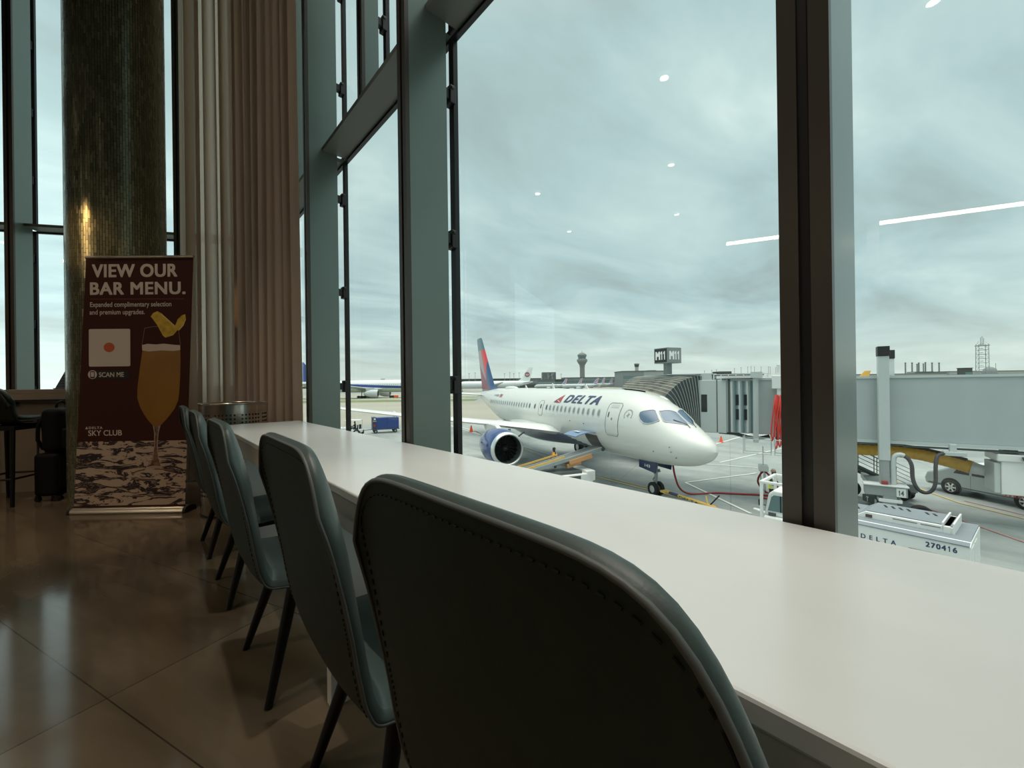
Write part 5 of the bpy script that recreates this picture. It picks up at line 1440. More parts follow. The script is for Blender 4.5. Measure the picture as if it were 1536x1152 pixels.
# ------------------------------------------------------------------ tow bar, ground cable
tb = thing('tow_bar', 'yellow tow bar hooked to the nose wheel', 'tow bar', (19.86, 10.46, GZ), math.atan2(7.3 - 10.7, 18.55 - 19.95))
MB().cyl((.15, 0, .36), (3.35, 0, .42), .075, n=14).build('bar', M['yellow'], tb, smooth=True, auto=40)
MB().box((.12, 0, .36), (.35, .42, .10)).cyl((-.05, -.2, .36), (-.05, .2, .36), .04).build('tow_head', M['yellow'], tb, bevel=.01)
MB().cyl((.42, 0, .364), (1.05, 0, .375), .079, n=14).build('sleeve', M['letter_navy'], tb, smooth=True, auto=40)
g = MB(); put_text(g, 'DELTA', lambda a, b_: (1.15 + 1.25 * a, -.0795 * math.sin(rad(20 + 90 * b_)) * 1.0 - .0, .39 - .078 * math.cos(rad(20 + 90 * b_))), 0, .06, 0, 1.2, slices=5); g.build('lettering', M['letter_navy'], tb)
MB().tube([(3.2, 0, .42), (3.5, -.02, .40), (3.75, 0, .38)], .05, 8).box((3.05, 0, .30), (.5, .30, .10)).cyl((2.9, -.02, .44), (2.75, .02, .80), .03).build('hitch', M['yellow'], tb)
MB().cyl((3.0, 0, .45), (3.5, .02, 1.0), .03).build('jack_handle', M['black'], tb)
for s in (-1, 1): MB().lathe([(.05, -.05), (.17, -.05), (.19, 0), (.17, .05), (.05, .05)], (2.9, s * .28, .19), 16, axis='Y').build('wheel', M['tyre'], tb, smooth=True, auto=40)
cbp = spline([(20.7, 10.4, GZ + 1.75), (20.75, 10.3, GZ + 1.0), (20.9, 10.1, GZ + .35), (21.4, 9.75, GZ + .05), (22.5, 8.95, GZ + .05), (22.9, 8.4, GZ + .05), (23.6, 7.4, GZ + .05), (23.9, 6.9, GZ + .05), (24.3, 6.6, GZ + .05), (24.6, 7.2, GZ + .05), (24.4, 7.5, GZ + .6), (24.2, 7.1, GZ + 1.2), (23.9, 6.4, GZ + .5), (23.6, 6.2, GZ + .05), (23.2, 6.9, GZ + .05)], 6)
tag(MB().tube(cbp, .05, 7).build('ground_power_cable', M['darkred'], smooth=True), 'dark red ground power cable snaking from the nose gear across the apron', 'cable')
gp_ = thing('cable_stand', 'pale cable box on a thin stand behind the white tug', 'stand', (24.3, 7.2, GZ), rad(20))
MB().bb(-.42, .42, -.22, .22, 1.25, 1.52).build('box', M['white'], gp_, bevel=.04)
for x, y in ((-.35, 0), (.3, .1), (.3, -.1)): MB().cyl((x, y, 0), (x, y, 1.28), .025, n=6).build('leg', M['grey_light'], gp_)
MB().cyl((.1, 0, 1.5), (.1, 0, 2.5), .02, n=6).build('whip_pole', M['grey_light'], gp_)

# ------------------------------------------------------------------ white tug beside the window
tg = thing('pushback_tug', 'white tug with open white tube frame and cab, partly behind the dark fin', 'tug', (17.95, 3.6, GZ), -PI / 2)     # local x = -Y (away to the right), local y = +X
fr = MB()
for x in (-1.55, .55):
    for y in (-.80, .85): fr.bb(x - .05, x + .05, y - .05, y + .05, .5, 2.2)
for y in (-.80, .85): fr.bb(-1.6, .6, y - .05, y + .05, 2.15, 2.25)
for x in (-1.55, .55): fr.bb(x - .05, x + .05, -.8, .85, 2.15, 2.25)
fr.build('tube_frame', M['white'], tg, bevel=.02)
bd = MB(); bd.bb(-1.5, .8, -.85, .9, .38, .95); bd.build('chassis', M['white'], tg, bevel=.06)
cbm = MB(); prof_ = [(-1.52, .95), (-1.36, 1.78), (-1.20, 1.90), (.35, 1.90), (.48, .95)]
cbm.prism(prof_, lambda a, b_, t: (a, -.68 + t, b_), 1.4); cbm.build('cab', M['white'], tg, bevel=.06)
MB().prism([(-1.38, 1.14), (-1.26, 1.66), (-1.18, 1.74), (.25, 1.74), (.30, 1.14)], lambda a, b_, t: (a, -.70 + t, b_), .025).build('side_window', M['glass_teal'], tg, bevel=.008)
MB().bb(-.98, -.94, -.712, -.695, 1.14, 1.74).build('window_bar', M['black'], tg)
MB().prism([(0, 0), (.012, 0), (.012, 1), (0, 1)], lambda a, b_, t: (-1.515 + .15 * b_ + a - .02, -.55 + t, 1.05 + .68 * b_), 1.1).build('windscreen', M['glass_teal'], tg)
MB().bb(-1.36, -1.12, -.72, -.68, .98, 1.08).build('door_grip', M['grey_dark'], tg)
MB().tube([(-1.45, -.66, 1.30), (-1.60, -.72, 1.34), (-1.62, -.72, 1.5)], .018, 5).bb(-1.66, -1.59, -.80, -.64, 1.30, 1.52).build('mirror', M['black'], tg)
MB().tube([(-1.45, -.3, .9), (-1.9, -.2, .95), (-2.05, 0, .9)], .05, 6).build('tow_hook', M['white'], tg)
for x in (-.95, .35):
    for y in (-.80, .85): wheel(tg, (x, y, .38), .38, .24, mh='gear')

# ------------------------------------------------------------------ ground cart with DELTA / 270416
gc = thing('ground_power_cart', 'long white ground cart with grey roof lettered 270416, at the lower right outside the glass', 'ground cart', (16.43, 1.42, GZ), rad(-95))    # local x runs away to the right ; near face y = -1.1
X0, X1, DZ = -2.3, 1.58, .33
bd = MB()
sec = [(-1.1, .45), (-1.1, 1.78), (-.86, 1.84), (1.0, 1.84), (1.0, .45)]
bd.prism(sec, lambda a, b_, t: (X0 + t, a, b_), X1 - X0)
bd.build('body', M['white'], gc, bevel=.02)
rf = MB(); rf.add([(X0, -1.12, 1.795), (X1 - .02, -1.12, 1.795), (X1 - .02, -.60, 1.88), (X0, -.60, 1.88), (X0, -1.12, 1.775), (X1 - .02, -1.12, 1.775), (X1 - .02, -.60, 1.86), (X0, -.60, 1.86)], [(0, 1, 2, 3), (7, 6, 5, 4), (0, 4, 5, 1), (1, 5, 6, 2), (2, 6, 7, 3), (3, 7, 4, 0)])
rf.bb(X0, X1 - .02, -.6, 1.0, 1.835, 1.88)
rf.build('roof', M['cart_roof'], gc)
rd = MB(); rd.prism([(-.85, 1.86), (-.55, 2.06), (1.18, 2.06), (1.18, 1.86)], lambda a, b_, t: (a, -.58 + t, b_), 1.35); rd.build('roof_hood', M['white'], gc, bevel=.015)
MB().prism([(-.80, 1.90), (-.52, 2.085), (1.0, 2.085), (1.0, 2.065), (-.53, 2.065)], lambda a, b_, t: (a, -.50 + t, b_), 1.25).build('hood_top', M['cart_roof'], gc)
MB().bb(1.02, 1.06, -.58, .77, 1.86, 2.16).bb(1.22, 1.26, -.58, .77, 1.86, 2.16).bb(1.04, 1.24, -.56, .75, 1.86, 2.04).build('exhaust_box', M['white'], gc, bevel=.01)
MB().bb(1.06, 1.22, -.5, .7, 2.04, 2.06).build('exhaust_grille', M['cart_roof'], gc)
vs2 = MB()
for k in range(4): vs2.box((-.28 + .17 * k, .40, 2.088), (.055, .26, .012), rz=.4)
for k in range(2): vs2.box((.62 + .16 * k, .40, 2.088), (.055, .22, .012), rz=.4)
for k in range(5): vs2.box((-1.55 + .15 * k, .45, 1.884), (.05, .22, .012), rz=.4)
vs2.build('roof_vents', M['black'], gc)
MB().bb(-.55, -.40, -.59, -.575, 1.90, 1.99).bb(.05, .55, -.588, -.578, 1.99, 2.005).bb(.62, 1.0, -.588, -.578, 1.99, 2.005).build('warning_labels', M['brown_dark'], gc)
for k in range(2): MB().bb(X1 - .01, X1 + .012, -.95 + .62 * k, -.45 + .62 * k, .62, 1.72).build('end_panel', M['white'], gc, bevel=.01)
MB().tube([(X1 + .02, -.7, .75), (X1 + .05, -.25, .95)], .015, 5).build('end_latch', M['grey_dark'], gc)
g = MB()
put_text(g, 'DELTA', lambda a, b_: (-.55 + .76 * a, -1.104, 1.40 + .13 * b_), 0, .03, 0, 1.9)
ff3 = lambda a, b_: (.78 + .57 * a, -1.104, 1.555 + .14 * b_)
put_text(g, '2704', lambda a, b_: ff3(.66 * a, b_), 0, .07, 0, 1.25); put_one(g, ff3, .71, .81); put_text(g, '6', lambda a, b_: ff3(.86 + .14 * a, b_), 0, .07)
g.build('lettering', M['letter_navy'], gc)
MB().prism([(.36, 1.34), (.46, 1.43), (.98, 1.43), (1.10, 1.34)], lambda a, b_, t: (a, -1.12 + t, b_), .03).build('louvre_hood', M['bag_grey'], gc)
for x in (-1.6, 1.0):
    for y in (-.85, .75): wheel(gc, (x, y, .30), .30, .2, mh='gear')
MB().bb(X0 + .1, X1 - .1, -.8, .75, .32, .48).build('underframe', M['grey_dark'], gc)

# ------------------------------------------------------------------ silver van
vn = thing('minivan', 'silver minivan parked under the jet bridge at the right', 'van', (31.30, 1.04, GZ), math.atan2(-.838, -.545))   # local x to the right along the near side, y = towards the camera
vb = MB()
out = [(-.55, .32), (-.62, .62), (-.50, .98), (-.05, 1.12), (.95, 1.62), (1.5, 1.74), (3.6, 1.74), (4.25, 1.62), (4.45, 1.0), (4.45, .32)]
def vanf(k, j):
    x, z = out[int(k)]; y = (-1.82, -1.76, -.06, 0, .0)[int(j)]
    return (x, y, z)
vb.prism(out, lambda a, b_, t: (a, -1.84 + t, b_), 1.84)
o = vb.build('body', M['van'], vn, bevel=.10, seg=3)
MB().prism([(1.0, 1.64), (1.5, 1.76), (3.6, 1.76), (4.2, 1.64)], lambda a, b_, t: (a, -1.70 + t, b_), 1.55).build('roof', M['van_roof'], vn, bevel=.04)
for a, b_ in ((.55, 1.35), (1.45, 2.55), (2.65, 3.75)):
    MB().prism([(a + (.15 if a < 1 else 0), 1.12), (a + (.45 if a < 1 else .02), 1.55), (b_, 1.56), (b_, 1.12)], lambda p, q, t: (p, -.005 + t, q), .012).build('side_window', M['glass_dark'], vn)
for a in (1.40, 2.60, 3.82): MB().bb(a - .006, a + .006, -.004, .004, .38, 1.1).build('door_seam', M['grey_dark'], vn)
MB().bb(-.4, 4.3, -.01, .012, .40, .46).build('sill_trim', M['grey_dark'], vn)
for x in (.60, 3.40):
    MB().lathe([(.001, -.02), (.43, -.02), (.43, .014), (.001, .014)], (x, 0, .40), 28, axis='Y').build('wheel_arch', M['black'], vn)
    for y in (-.12, -1.72):
        g = MB().lathe([(.20, -.11), (.335, -.11), (.36, -.06), (.36, .06), (.335, .11), (.20, .11)], (x, y + .05, .36), 28, 0, 'Y')
        g.lathe([(.001, .09), (.225, .09)], (x, y + .05, .36), 20, 2, 'Y')
        for k in range(6):
            a = 2 * PI * k / 6; g.box((x + .12 * math.cos(a), y + .155, .36 + .12 * math.sin(a)), (.20, .02, .07), 1 and 0, 1, M=Matrix.Rotation(-a, 3, 'Y'))
        g.lathe([(.20, .10), (.235, .115), (.235, .10)], (x, y + .05, .36), 24, 1, 'Y')
        g.build('wheel', [M['tyre'], M['lip'], M['black']], vn, smooth=True, auto=35)

for ch_ in vn.children:
    ch_.data.transform(Matrix.Diagonal((1, -1, 1, 1))); ch_.data.flip_normals()
# ------------------------------------------------------------------ baggage tractor and cart
bt = thing('baggage_tractor', 'small white open baggage tractor pulling the blue cart', 'tractor', (18.3, 49.6, GZ), math.atan2(-.67, .74))
b_ = MB(); b_.bb(-1.5, 1.2, -.65, .65, .40, .80); b_.bb(-1.5, -.35, -.62, .62, .78, 1.02); b_.build('body', M['white'], bt, bevel=.08)
MB().bb(-.65, 1.15, -.62, .62, 1.88, 1.94).build('canopy', M['white'], bt, bevel=.02)
ps = MB()
for x0, x1 in ((-.85, -.58), (1.08, 1.08)):
    for y in (-.58, .58): ps.cyl((x0, y, .8), (x1, y, 1.9), .035, n=6)
ps.build('canopy_post', M['white'], bt)
MB().bb(.35, .95, -.5, .5, .8, .95).bb(.85, 1.0, -.5, .5, .9, 1.35).build('driver_seat', M['black'], bt)
MB().tube([(-.2, .2, .9), (.0, .2, 1.15)], .02, 5).lathe([(.15, -.02), (.18, 0), (.15, .02)], (.0, .2, 1.16), 14).build('steering_wheel', M['black'], bt)
for x in (-1.0, .85):
    for y in (-.6, .6): wheel(bt, (x, y, .42), .42, .26, mh='white')
person((18.62, 49.3, GZ + .0), math.atan2(.67, -.74), 'driver in dark clothes seated on the small white baggage tractor', dict(pel=(0, 0, .98), wst=(-.02, 0, 1.12), chs=(0, 0, 1.33), nek=(.02, 0, 1.46), hd=(.04, 0, 1.55), hd2=(.05, 0, 1.69), sl=(0, .18, 1.40), sr=(0, -.18, 1.40), hl=(.05, .1, .96), hr=(.05, -.1, .96), kl=(.42, .14, .98), kr=(.42, -.14, .98), al=(.50, .14, .62), ar=(.50, -.14, .62), tl=(.62, .15, .58), tr=(.62, -.15, .58), el=(.15, .24, 1.16), er=(.15, -.24, 1.16), wl=(.34, .14, 1.14), wr=(.34, -.14, 1.14), hnl=(.42, .1, 1.16), hnr=(.42, -.1, 1.16)), False)
bc = thing('baggage_cart', 'blue curtained baggage cart behind the small white tractor', 'cart', (22.6, 50.0, GZ), math.atan2(-.30, .95))
MB().bb(-1.45, 1.75, -.75, .75, .52, 1.95).build('vinyl_curtain', M['tarp_blue'], bc, bevel=.03)
MB().bb(-1.48, -1.0, -.78, .78, .50, 2.02).build('end_wall', M['tarp_navy'], bc, bevel=.04)
MB().bb(-1.5, 1.8, -.78, .78, .44, .54).build('deck', M['grey_dark'], bc)
g = MB(); put_text(g, 'DELTA', lambda a, q: (-1.42 + .40 * a, -.785, 1.50 + .12 * q), 0, .05); g.bb(-1.34, -1.1, -.79, -.782, 1.72, 1.92); g.build('lettering', M['white'], bc)
g = MB().bb(-1.36, -1.10, -.79, -.782, .85, 1.15); g.build('red_reflector', M['darkred'], bc)
for x in (-1.1, 1.3):
    for y in (-.62, .62): wheel(bc, (x, y, .24), .24, .16, mh='gear')
MB().cyl((-1.5, 0, .45), (-2.6, 0, .42), .04, n=6).build('tow_bar', M['grey_dark'], bc)
sn = thing('taxiway_sign', 'low black and orange taxiway sign on the far grass', 'sign', (85.5, 178.5, GZ), rad(-41.9))
MB().bb(-2.0, .2, -.15, .15, .5, 1.5).build('direction_panel', M['black'], sn); MB().bb(.2, 2.2, -.15, .15, .5, 1.5).build('location_panel', M['orange'], sn)
for x in (-1.5, 0, 1.6): MB().cyl((x, 0, 0), (x, 0, .5), .06, n=6).build('leg', M['grey_dark'], sn)

# ------------------------------------------------------------------ other aircraft (local x = aft from the nose, y = its right side when facing forward is -y here handled by symmetry)
def far_plane(loc, rz, label, Lh, r, mats, stripe=None, tail=None, group=None, tail_h=9.5, engine_r=1.9):
    t = thing('airliner', label, 'airplane', loc, rz, group)
    zc = r * 1.9
    st = [(0.001, .02, -.25), (.01, .25, -.22), (.03, .52, -.14), (.06, .78, -.06), (.10, .95, 0), (.14, 1, 0), (.62, 1, 0), (.74, .92, .08), (.86, .66, .30), (.95, .34, .52), (1.0, .10, .62)]
    def ff(u, j):
        x, k, dz_ = st[int(j)]
        return (x * Lh, r * k * math.cos(u), zc + r * dz_ + r * k * math.sin(u))
    f = MB().grid(ff, [2 * PI * k / 40 for k in range(40)], list(range(len(st))), 0, True)
    f.build('fuselage', mats[0], t, smooth=True)
    A = aero()
    def wg_(secs, name, m, vert=False, side=1):
        mb = MB()
        def fn(k, j):
            xle, y, z, c = secs[int(j)]; a, b2_ = A[int(k)]
            return (xle + a * c, side * b2_ * c, z) if vert else (xle + a * c, side * y, z + b2_ * c)
        mb.grid(fn, list(range(len(A))), list(range(len(secs))), 0, True); mb.add([fn(k, len(secs) - 1) for k in range(len(A))], [tuple(range(len(A)))])
        return mb.build(name, m, t, smooth=True, auto=40)
    tz = zc + r * .85
    wg_([(.80 * Lh, 0, tz - .3, .16 * Lh), (.845 * Lh, 0, tz + tail_h * .15, .125 * Lh), (.945 * Lh, 0, tz + tail_h, .062 * Lh)], 'tail_fin', mats[1], True)
    for s in (1, -1):
        wg_([(.34 * Lh, r * .5, zc - r * .55, .20 * Lh), (.44 * Lh, r * 2.4, zc - r * .35, .11 * Lh), (.60 * Lh, r * 9.0, zc + r * .55, .035 * Lh)], 'wing', mats[2], side=s)
        wg_([(.86 * Lh, r * .2, zc + r * .4, .10 * Lh), (.945 * Lh, r * 3.2, zc + r * .7, .04 * Lh)], 'tailplane', mats[2], side=s)
        ex_ = .36 * Lh; ey_ = s * r * 3.1; ez_ = zc - r * 1.15
        e = MB().lathe([(engine_r * .86, .25), (engine_r * .9, .0), (engine_r, .25), (engine_r * 1.06, 1.4), (engine_r * 1.0, 3.6), (engine_r * .7, 5.6), (engine_r * .3, 7.0), (.01, 7.2)], (ex_, ey_, ez_), 28, 0, 'X').lathe([(.01, .3), (engine_r * .86, .3)], (ex_, ey_, ez_), 24, 1, 'X')
        e.build('engine', [mats[2], M['black']], t, smooth=True, auto=50)
        MB().bb(ex_ + 2, ex_ + 6, ey_ - .2, ey_ + .2, ez_ + engine_r * .8, zc - r * .25).build('pylon', mats[2], t)
        g = MB().cyl((.50 * Lh, s * r * 1.7, .6), (.50 * Lh, s * r * 1.4, zc - r * .5), .25, n=8)
        for k in (-1.4, 0, 1.4):
            for q in (-.5, .5): g.lathe([(.01, -.2), (.62, -.2), (.66, 0), (.62, .2), (.01, .2)], (.50 * Lh + k * (r / 3.1), s * r * 1.7 + q, .66), 16, 1, 'Y')
        g.build('main_gear', [M['gear'], M['tyre']], t, smooth=True, auto=40)
    MB().cyl((.09 * Lh, 0, .5), (.09 * Lh, 0, zc - r * .8), .18, n=8).lathe([(.01, -.4), (.5, -.4), (.5, .4), (.01, .4)], (.09 * Lh, 0, .5), 14, 0, 'Y').build('nose_gear', M['gear'], t, smooth=True, auto=40)
    return t, zc, ff
RZ0 = math.atan2(.668, -.745)          # aft direction for a plane whose nose points right across the view
# blue-striped wide-body, nose to the right
nose = Vector((81.3, 203.8, GZ)) + Vector((.745, -.667, 0)) * 36
M['far_white'] = mat('far_aircraft_white', (.70, .74, .74), .35); M['far_grey'] = mat('far_aircraft_grey', (.50, .55, .55), .4); M['ana_blue'] = mat('far_aircraft_blue', (.03, .07, .28), .4)
t, zc, ff = far_plane(nose, RZ0, 'distant white wide-body airliner with a blue side stripe, nose to the right', 70, 3.1, [M['far_white'], M['ana_blue'], M['far_grey']], tail_h=10)
def hullpt(x, z, r=3.1, off=.05):
    k = max(-1, min(1, (z - zc) / r)); return (x, (r + off) * math.sqrt(1 - k * k), z)
sb = MB()
for lo, hi, m_ in ((0, 1, 0),):
    P = []
    n = 24
    for k in range(n + 1):
        x = 9 + 45 * k / n; c_ = zc - .7 + 1.7 * (k / n) ** 1.3
        P.append((x, c_ - .55, c_ + .55 + .3 * k / n))
    V = [hullpt(x, a) for x, a, b2 in P] + [hullpt(x, (a + b2) / 2) for x, a, b2 in P] + [hullpt(x, b2) for x, a, b2 in P]
    sb.add(V, [(i, i + 1, n + 2 + i, n + 1 + i) for i in range(n)] + [(n + 1 + i, n + 2 + i, 2 * n + 3 + i, 2 * n + 2 + i) for i in range(n)])
for s in (1, -1):
    o = MB(); o.v = [(x, s * y, z) for x, y, z in sb.v]; o.f = sb.f; o.m = sb.m; o.build('blue_stripe', M['ana_blue'], t, smooth=True)
MB().bb(25, 27, -.25, .25, zc + 3.0, zc + 3.9).build('antenna', M['far_grey'], t)
wn = MB()
for k in range(34): x = 12 + 1.1 * k; p = hullpt(x, zc + .9, off=.04); wn.add([(x - .16, p[1], zc + .72), (x + .16, p[1], zc + .72), (x + .16, hullpt(x, zc + 1.12)[1], zc + 1.12), (x - .16, hullpt(x, zc + 1.12)[1], zc + 1.12)], [(0, 1, 2, 3)])
wn.build('cabin_windows', M['seam_dark'], t)
# white wide-body with a red round tail emblem, nose to the left
nl = Vector((238.1, 251.2, GZ)) - Vector((.745, -.667, 0)) * 58
t, zc, ff = far_plane(nl, math.atan2(-.667, .745), 'distant white wide-body airliner with a round red emblem on its tail, nose to the left', 66, 3.1, [M['far_white'], M['far_white'], M['far_grey']], tail_h=11.5)
em = MB()
ex0, ez0 = .93 * 66, zc + 2.6 + 5.6
em.add([(ex0 + 2.1 * math.cos(2 * PI * k / 28), -.75, ez0 + 2.1 * math.sin(2 * PI * k / 28)) for k in range(28)], [tuple(range(28))], 0)
for s in (-1, 1): em.add([(ex0 + s * .25, -.78, ez0 - 1.1), (ex0 + s * 1.15, -.78, ez0 - .2), (ex0 + s * 1.45, -.78, ez0 + .9), (ex0 + s * .95, -.78, ez0 + .3), (ex0 + s * .3, -.78, ez0 - .3)], [(0, 1, 2, 3, 4)], 1)
em.add([(ex0 - .2, -.78, ez0 - .2), (ex0 + .2, -.78, ez0 - .2), (ex0 + .1, -.78, ez0 + 1.0), (ex0 - .1, -.78, ez0 + 1.0)], [(0, 1, 2, 3)], 1)
em.build('tail_emblem', [M['plane_darkred'], M['far_white']], t)
# striped-tail narrow-bodies, nose to the left
TAILM = bpy.data.materials.new('striped_tail'); TAILM.use_nodes = True
nt = TAILM.node_tree; N = nt.nodes; L = nt.links
tc = N.new('ShaderNodeTexCoord'); spx = N.new('ShaderNodeSeparateXYZ'); L.new(tc.outputs['Object'], spx.inputs[0])
q1 = mth('FRACT', mth('MULTIPLY', mth('ADD', spx.outputs[2], mth('MULTIPLY', spx.outputs[0], .35)), .62))
q2 = mth('GREATER_THAN', q1, .5); q3 = mth('LESS_THAN', mth('SUBTRACT', spx.outputs[0], mth('MULTIPLY', spx.outputs[2], .42)), 30.6)
c1 = sel(q2, (.55, .08, .09, 1), (.62, .64, .66, 1)); c2 = sel(q2, (.05, .09, .25, 1), (.62, .64, .66, 1)); c3 = sel(q3, c2, c1)
L.new(c3, N['Principled BSDF'].inputs['Base Color'])
for bx_, d_, l_ in ((849, 440, 'first striped-tail airliner from the left, far beyond the white airliner'), (872, 485, 'second striped-tail airliner from the left, far beyond the white airliner'), (896, 395, 'third striped-tail airliner from the left, below the tall control tower'), (906, 530, 'fourth striped-tail airliner from the left, just right of the control tower base'), (918, 575, 'rightmost striped-tail airliner, far beyond the lettering of the white airliner')):
    s_ = (bx_ - 768) / 609.2 * d_ - 34.5
    far_plane((.6674 * d_ + .7447 * s_, .7447 * d_ - .6674 * s_, GZ), math.atan2(-.667, .745), l_, 36, 1.9, [M['far_grey'], TAILM, M['far_grey']], group='striped-tail airliners', tail_h=6.8 * d_ / 470, engine_r=1.0)
# yellow tail far right
far_plane((202, 53.2, GZ), math.atan2(-.95, -.1), 'distant yellow airliner whose tail fin rises above the jet bridge roof', 30, 1.7, [M['yellow'], M['yellow'], M['yellow']], tail_h=4.6, engine_r=.9)

# ------------------------------------------------------------------ far buildings
fx, fy, rx, ry = .6674, .7447, .7447, -.6674
def fp(px_, d): s = (px_ - 768) / 609.2 * d; return Vector((fx * d + rx * s, fy * d + ry * s, GZ))
def bld(name, label, cat, x0, x1, d, h, depth, m='bld_dark', parts=()):
    """building facing the lounge between bearings x0..x1 at distance d"""
    a, b_ = fp(x0, d), fp(x1, d); c = (a + b_) / 2; w = (b_ - a).length
    t = thing(name, label, cat, c, math.atan2(ry, rx))
    MB().bb(-w / 2, w / 2, 0, depth, 0, h).build('walls', M[m], t)
    MB().bb(-w / 2 - .6, w / 2 + .6, -.6, depth + .6, h, h + .7).build('roof', M['bld_dark'], t)
    win = MB().bb(-w / 2 + 1, w / 2 - 1, -.15, 0, h * .55, h * .72); win.build('window_band', M['glass_teal'], t)
    for (u0, u1, z1, m2, nm) in parts: MB().bb(-w / 2 + w * u0, -w / 2 + w * u1, 1, depth * .7, h, z1).build(nm, M[m2], t)
    return t
E0 = 5.99
bld('concourse', 'long low dark concourse beyond the round red emblem tail', 'building', 660, 812, 640, E0 + 8.6, 30)
bld('concourse', 'dark concourse with a raised glazed ramp tower left of the control tower', 'building', 806, 850, 560, E0 + 5.5, 26, 'bld_dark', ((.22, .60, E0 + 14.5, 'bld_mid', 'ramp_tower'), (.18, .64, E0 + 16.0, 'bld_dark', 'tower_roof')))
bld('concourse', 'long grey concourse behind the control tower base', 'building', 846, 938, 600, E0 + 8.2, 30, 'bld_mid')
bld('terminal_building', 'dark blocky terminal left of the gate sign', 'building', 934, 966, 520, E0 + 14.5, 40, 'bld_mid')
bld('terminal_building', 'pale stepped terminal block just left of the gate sign', 'building', 960, 1000, 560, E0 + 15.5, 40, 'bld_light', ((.35, .62, E0 + 17.0, 'bld_light', 'penthouse'),))
bld('concourse', 'dark concourse above the jet bridge roof with a small raised cabin', 'building', 1040, 1146, 480, E0 + 8.5, 26, 'bld_dark', ((.38, .55, E0 + 12.0, 'bld_dark', 'cabin'),))
bld('hangar', 'low grey hangars beyond the jet bridge at the right', 'building', 1150, 1420, 700, E0 + 9.0, 60, 'bld_light')
bld('hangar', 'low pale building at the right beside the lattice tower', 'building', 1425, 1640, 700, E0 + 12.0, 60, 'bld_light')
bld('service_building', 'tiny dark flat-roofed building left of the lattice tower', 'building', 1447, 1459, 600, E0 + 15, 10, 'bld_dark')
g = thing('dome_building', 'small arched grey building at the foot of the lattice tower', 'building', fp(1485, 620), math.atan2(ry, rx))
MB().lathe([(8.2, 0), (8.2, E0 + 9.5), (6.6, E0 + 14), (3.5, E0 + 16.5), (.01, E0 + 17.3)], n=24).build('dome', M['bld_mid'], g, smooth=True)
bld('terminal_building', 'far dark terminal wing at the far left beyond the wide-body tail', 'building', 80, 380, 700, E0 + 3, 30)
tw = thing('terminal_building', 'dark building with a sloping ribbed side outside the window left of the column', 'building', fp(120, 60), math.atan2(ry, rx))
g = MB(); g.prism([(-4.2, 0), (-4.2, E0 - .6), (-2.0, E0 + 3.1), (12, E0 + 3.1), (12, 0)], lambda a, b_, t_: (a, t_, b_), 10); g.build('walls', mat('dark_brown_ribs', (.016, .012, .012), .9, spec=.1), tw)
g = MB()
for k in range(9): z = E0 - .5 + k * .40; g.bb(-4.15 + max(0, (z - E0 + .7)) * .595, 12, -.06, 0, z, z + .09)
g.build('ribs', mat('ribs_brown', (.05, .038, .035), .9, spec=.1), tw)
# control towers
ctw = thing('control_tower', 'tall pale concrete airport control tower on the skyline', 'tower', (716.9, 566.0, GZ))
MB().lathe([(5.6, 0), (5.4, 40), (6.0, 46), (10.2, 53)], n=8).build('shaft', M['concrete_b'], ctw)
MB().lathe([(10.2, 53), (11.6, 55), (11.6, 59), (9.2, 60)], n=16).build('gallery', M['bld_mid'], ctw)
MB().lathe([(8.2, 60), (9.4, 66)], n=8).build('cab_glass', M['glass_teal'], ctw)
MB().lathe([(9.9, 66), (10.2, 69), (7.5, 71.5), (3, 74), (.01, 74.3)], n=8).build('cab_roof', M['concrete_b'], ctw)
MB().cyl((0, 0, 74), (0, 0, 78), .5, n=6).build('mast', M['mast'], ctw)
ct2 = thing('control_tower', 'small pale control tower standing behind the blocky terminal', 'tower', (627.5, 377.5, GZ))
MB().lathe([(3.0, 0), (3.0, 33)], n=8).build('shaft', M['bld_light'], ct2)
MB().lathe([(3.4, 33), (4.2, 37.5)], n=8).build('cab_glass', M['bld_dark'], ct2)
MB().lathe([(4.6, 37.5), (4.6, 39), (2, 40.2), (.01, 40.2)], n=8).build('cab_roof', M['bld_light'], ct2)
# light masts along the concourse roofs
mast0 = None
mp_ = [(704, 560), (713, 559), (727, 561), (733, 558), (757, 560), (765, 558.5), (771, 560), (779, 559), (788, 560), (832, 560), (842, 560.5), (1057, 556), (1068, 555), (1075, 554), (1102, 552), (1112, 551), (1122, 550), (1127, 549.5), (1132, 550), (1142, 550), (1153, 549.5), (1155.5, 550), (1164, 551), (1170, 552), (1494, 545)]
for i, (x, y) in enumerate(mp_):
    d_ = 620; h_ = E0 + (576 - (x - 768) * .01299 - y) / 609.2 * d_
    t = thing('light_mast', 'thin lighting mast on the skyline along the far concourses', 'mast', fp(x, d_), 0, 'skyline light masts')
    MB().cyl((0, 0, 0), (0, 0, h_), .36, .26, n=6).build('pole', M['mast'], t)
    MB().bb(-1.1, 1.1, -.3, .3, h_ - .4, h_ + .3).build('lamp_head', M['mast'], t)
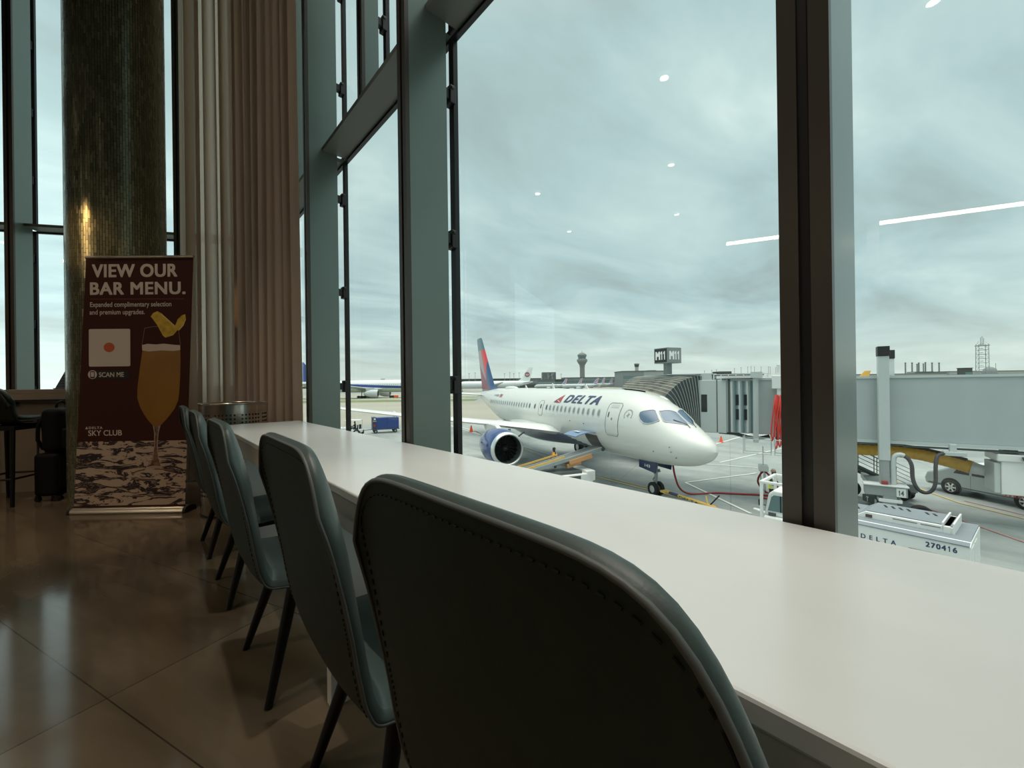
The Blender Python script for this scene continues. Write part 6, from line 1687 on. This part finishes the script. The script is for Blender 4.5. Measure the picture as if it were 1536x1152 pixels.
# power-station chimneys and lattice tower
for i, (x, top, w_) in enumerate(((1358.5, 544, 1.9), (1368.5, 544, 1.9), (1376, 546, 1.7), (1378.6, 544, 1.9), (1385.5, 545.5, 1.6), (1388.5, 543.5, 1.9), (1398.5, 544, 1.9), (1409, 544, 1.9))):
    d_ = 1200; h_ = E0 + (567.6 - (x - 1400) * .013 - top) / 609.2 * d_
    t = thing('chimney', 'dark power station chimney, %s from the left of eight on the right skyline' % ('first', 'second', 'third', 'fourth', 'fifth', 'sixth', 'seventh', 'eighth')[i], 'chimney', fp(x, d_), 0, 'skyline chimneys')
    MB().cyl((0, 0, 0), (0, 0, h_), w_, w_ * .9, n=10).build('stack', M['bld_mid'], t); MB().cyl((0, 0, h_), (0, 0, h_ + 1.5), w_ * 1.1, n=10).build('cap', M['bld_dark'], t)
bld('power_station', 'sloping pale power station roof below the chimneys', 'building', 1376, 1400, 1140, E0 + 20, 30, 'bld_light')
lt_ = thing('lattice_tower', 'slender lattice radar tower on the right skyline', 'tower', fp(1474, 500), .3)
H_ = E0 + 46; g = MB()
for x in (-4.5, 4.5):
    for y in (-4.5, 4.5): g.cyl((x, y, 0), (x * .9, y * .9, H_ - 4), .32, n=5)
for k in range(9):
    z = 4 + k * (H_ - 10) / 8
    for a, b_ in (((-4.3, -4.3), (4.3, -4.3)), ((4.3, -4.3), (4.3, 4.3)), ((4.3, 4.3), (-4.3, 4.3)), ((-4.3, 4.3), (-4.3, -4.3))): g.cyl((*a, z), (*b_, z), .2, n=4)
    g.cyl((-4.3, -4.3, z), (4.3, -4.3, z + 5.2), .16, n=4); g.cyl((4.3, 4.3, z), (-4.3, 4.3, z + 5.2), .16, n=4)
    g.box((2.0, 0, z + 2), (3.2, 2.5, .5))
g.build('lattice', M['mast'], lt_)
MB().box((0, 0, H_ - 6), (10, 10, .9)).build('platform', M['mast'], lt_)
g = MB()
for x, h in ((-4, 6), (0, 8.5), (4, 7.5)): g.cyl((x, 0, H_ - 6), (x, 0, H_ + h - 3), .3, n=5)
g.build('antennas', M['mast'], lt_)
# tree line on the horizon
rt = random.Random(3)
tl = MB()
for k in range(900):
    a = rad(-40 + 160 * k / 900) ; d_ = 1500 + rt.uniform(-60, 60); h_ = rt.uniform(6, 10)
    tl.ball((d_ * math.sin(a), d_ * math.cos(a), GZ + h_ * .5), (rt.uniform(5, 9), rt.uniform(5, 9), h_ * .5), 6)
tag(tl.build('tree_line', M['grass_far'], smooth=True), 'continuous low line of trees along the horizon', 'trees', kind='stuff')
